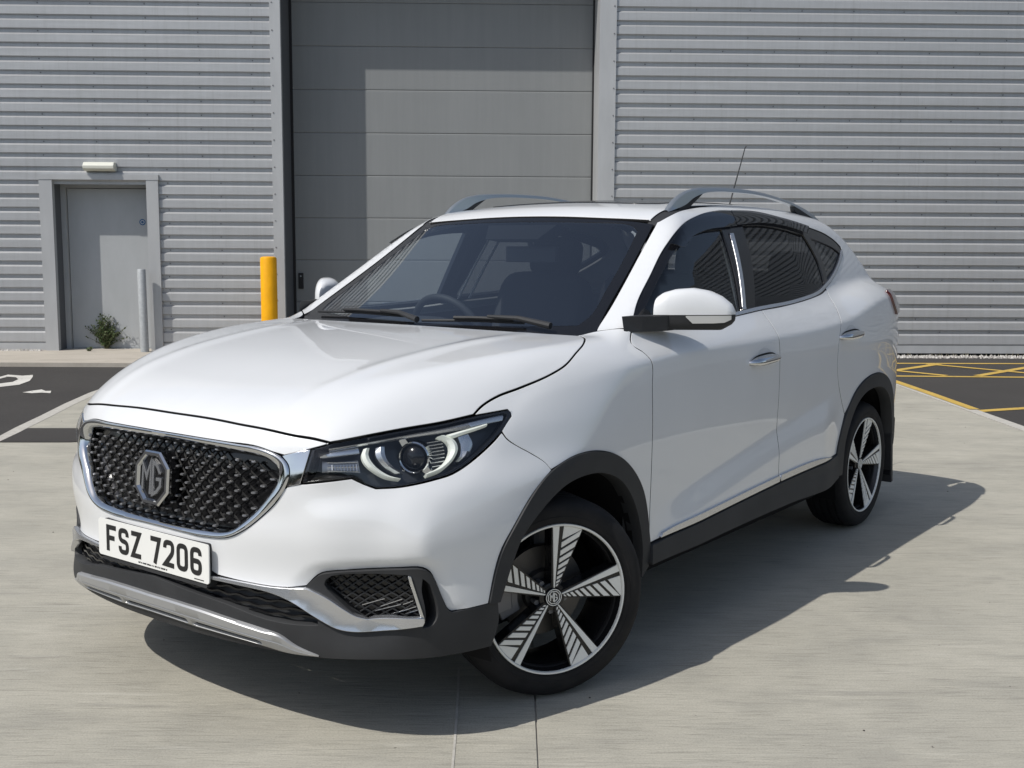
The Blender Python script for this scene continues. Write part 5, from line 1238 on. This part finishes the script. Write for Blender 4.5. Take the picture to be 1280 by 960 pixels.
def weed(name, x_, y_, h, w, n_st, seed, z=.036):
    r_ = random.Random(seed); st = MB(); lf = MB()
    for _ in range(n_st):
        a = r_.uniform(0, 2 * math.pi); sp = r_.uniform(.05, 1) * w; hh = h * r_.uniform(.35, 1) * (1 - .45 * sp / w)
        pts = [(0 + .02 * math.cos(a), .02 * math.sin(a) * .4, 0)]
        for k in range(1, 6):
            t = k / 5; pts.append((math.cos(a) * sp * t ** 1.3 + r_.uniform(-.012, .012), math.sin(a) * sp * t ** 1.3 * .45 + r_.uniform(-.01, .01), hh * (t - .12 * t * t)))
        st.tube(pts, np.linspace(.0035, .0012, 6), 4, cap=False)
        for _ in range(int(9 + hh * 34)):
            t = r_.uniform(.12, 1) ** .8; k = min(4, int(t * 5)); f_ = t * 5 - k; p = np.array(pts[k]) * (1 - f_) + np.array(pts[k + 1]) * f_
            d = np.array([r_.gauss(0, 1), r_.gauss(0, .7), r_.gauss(.25, .6)]); d /= np.linalg.norm(d); L = r_.uniform(.018, .048) * (1.15 - .4 * t); s_ = np.cross(d, [r_.gauss(0, 1), r_.gauss(0, 1), r_.gauss(0, 1)]); s_ /= np.linalg.norm(s_) + 1e-9
            lf.add([p, p + d * L * .5 + s_ * L * .26, p + d * L, p + d * L * .5 - s_ * L * .26], [(0, 1, 2, 3)])
    root = lf.build(name, M['leaf'], None, loc=(x_, y_, z)); st.build('stem', M['stem'], root); return root
w_ = weed('weed_plant', -5.20, 14.36, .62, .29, 100, 5); tag(w_, 'straggly green weed growing at the foot of the grey side door', 'weed')
w2 = weed('weed_tuft', -5.30, 14.02, .10, .05, 5, 9); tag(w2, 'tiny dry weed tuft in the path joint before the side door', 'weed')
M['dry'] = mat('dry_grass', (.34, .31, .20), .8)
mb = MB(); r_ = random.Random(21)
for _ in range(420):
    x_ = r_.choice((r_.uniform(-7.4, -5.88), r_.uniform(-4.4, -3.1), r_.uniform(1.3, 7.5))); y_ = 14.26 - .03 + x_ * .0262 - abs(r_.gauss(0, .05)); h = r_.uniform(.02, .085); lx_ = r_.gauss(0, .02)
    mb.add([(x_ - .003, y_, .0), (x_ + .003, y_, .0), (x_ + lx_, y_ + r_.gauss(0, .01), h)], [(0, 1, 2)])
mb.build('dry_grass', M['dry'])['kind'] = 'stuff'
M['gravel'] = mat('pale_gravel', (.46, .44, .41), .85)
nb = NB(M['gravel']); oi = nb.n('ShaderNodeNewGeometry'); nb.l(nb.ramp(oi.outputs['Random Per Island'], [(0, (.22, .20, .19)), (.5, (.46, .44, .41)), (1, (.66, .64, .60))]), nb.b.inputs['Base Color'])
mb = MB()
for _ in range(2600):
    x_ = r_.choice((r_.uniform(1.3, 8.5), r_.uniform(1.3, 8.5), r_.uniform(1.3, 8.5), r_.uniform(-7.6, -5.9))); y_ = 14.24 + x_ * .0262 - r_.uniform(0, .24); s_ = r_.uniform(.008, .022)
    if x_ < 0: y_ = 14.22 + x_ * .0262 - r_.uniform(0, .05)
    V = [(x_ + s_ * r_.uniform(.6, 1.1) * math.cos(a), y_ + s_ * r_.uniform(.6, 1.1) * math.sin(a), -.01 if x_ > 0 else .034) for a in (0, 1.3, 2.5, 3.8, 5.1)] + [(x_ + r_.uniform(-.003, .003), y_, s_ * r_.uniform(.8, 1.3) + (0 if x_ > 0 else .035))]
    mb.add(V, [(0, 1, 5), (1, 2, 5), (2, 3, 5), (3, 4, 5), (4, 0, 5)])
mb.build('gravel_strip', M['gravel'])['kind'] = 'stuff'

# ------------------------------------------------------------------ added unseen tree belt, put in to darken the horizon in reflections
M['added_trees'] = mat('added_foliage', (.040, .052, .026), .9, 0, .1)
nb = NB(M['added_trees']); nb.l(nb.ramp(nb.noise(nb.coords(), .55, 6, .7), [(.3, (.022, .030, .015)), (.7, (.060, .075, .038))]), nb.b.inputs['Base Color'])
mb = MB(); r_ = random.Random(11)
for k in range(150):
    a = R(r_.uniform(172, 368)); d = r_.uniform(58, 72); h = r_.uniform(4.5, 9.5); w = r_.uniform(2.2, 4.2); cx, cy = d * math.cos(a), d * math.sin(a) + 4
    rings = []
    for i in range(6):
        ph = -math.pi / 2 + math.pi * (i + .5) / 6
        rings.append([(cx + w * math.cos(ph) * math.cos(t) * r_.uniform(.75, 1.15), cy + w * math.cos(ph) * math.sin(t) * r_.uniform(.75, 1.15), h * .5 + h * .5 * math.sin(ph) * r_.uniform(.85, 1.1)) for t in np.linspace(0, 2 * math.pi, 9, endpoint=False)])
    mb.loft(rings)
mb.build('added_tree_belt', M['added_trees'], smooth=True, angle=80)['kind'] = 'stuff'
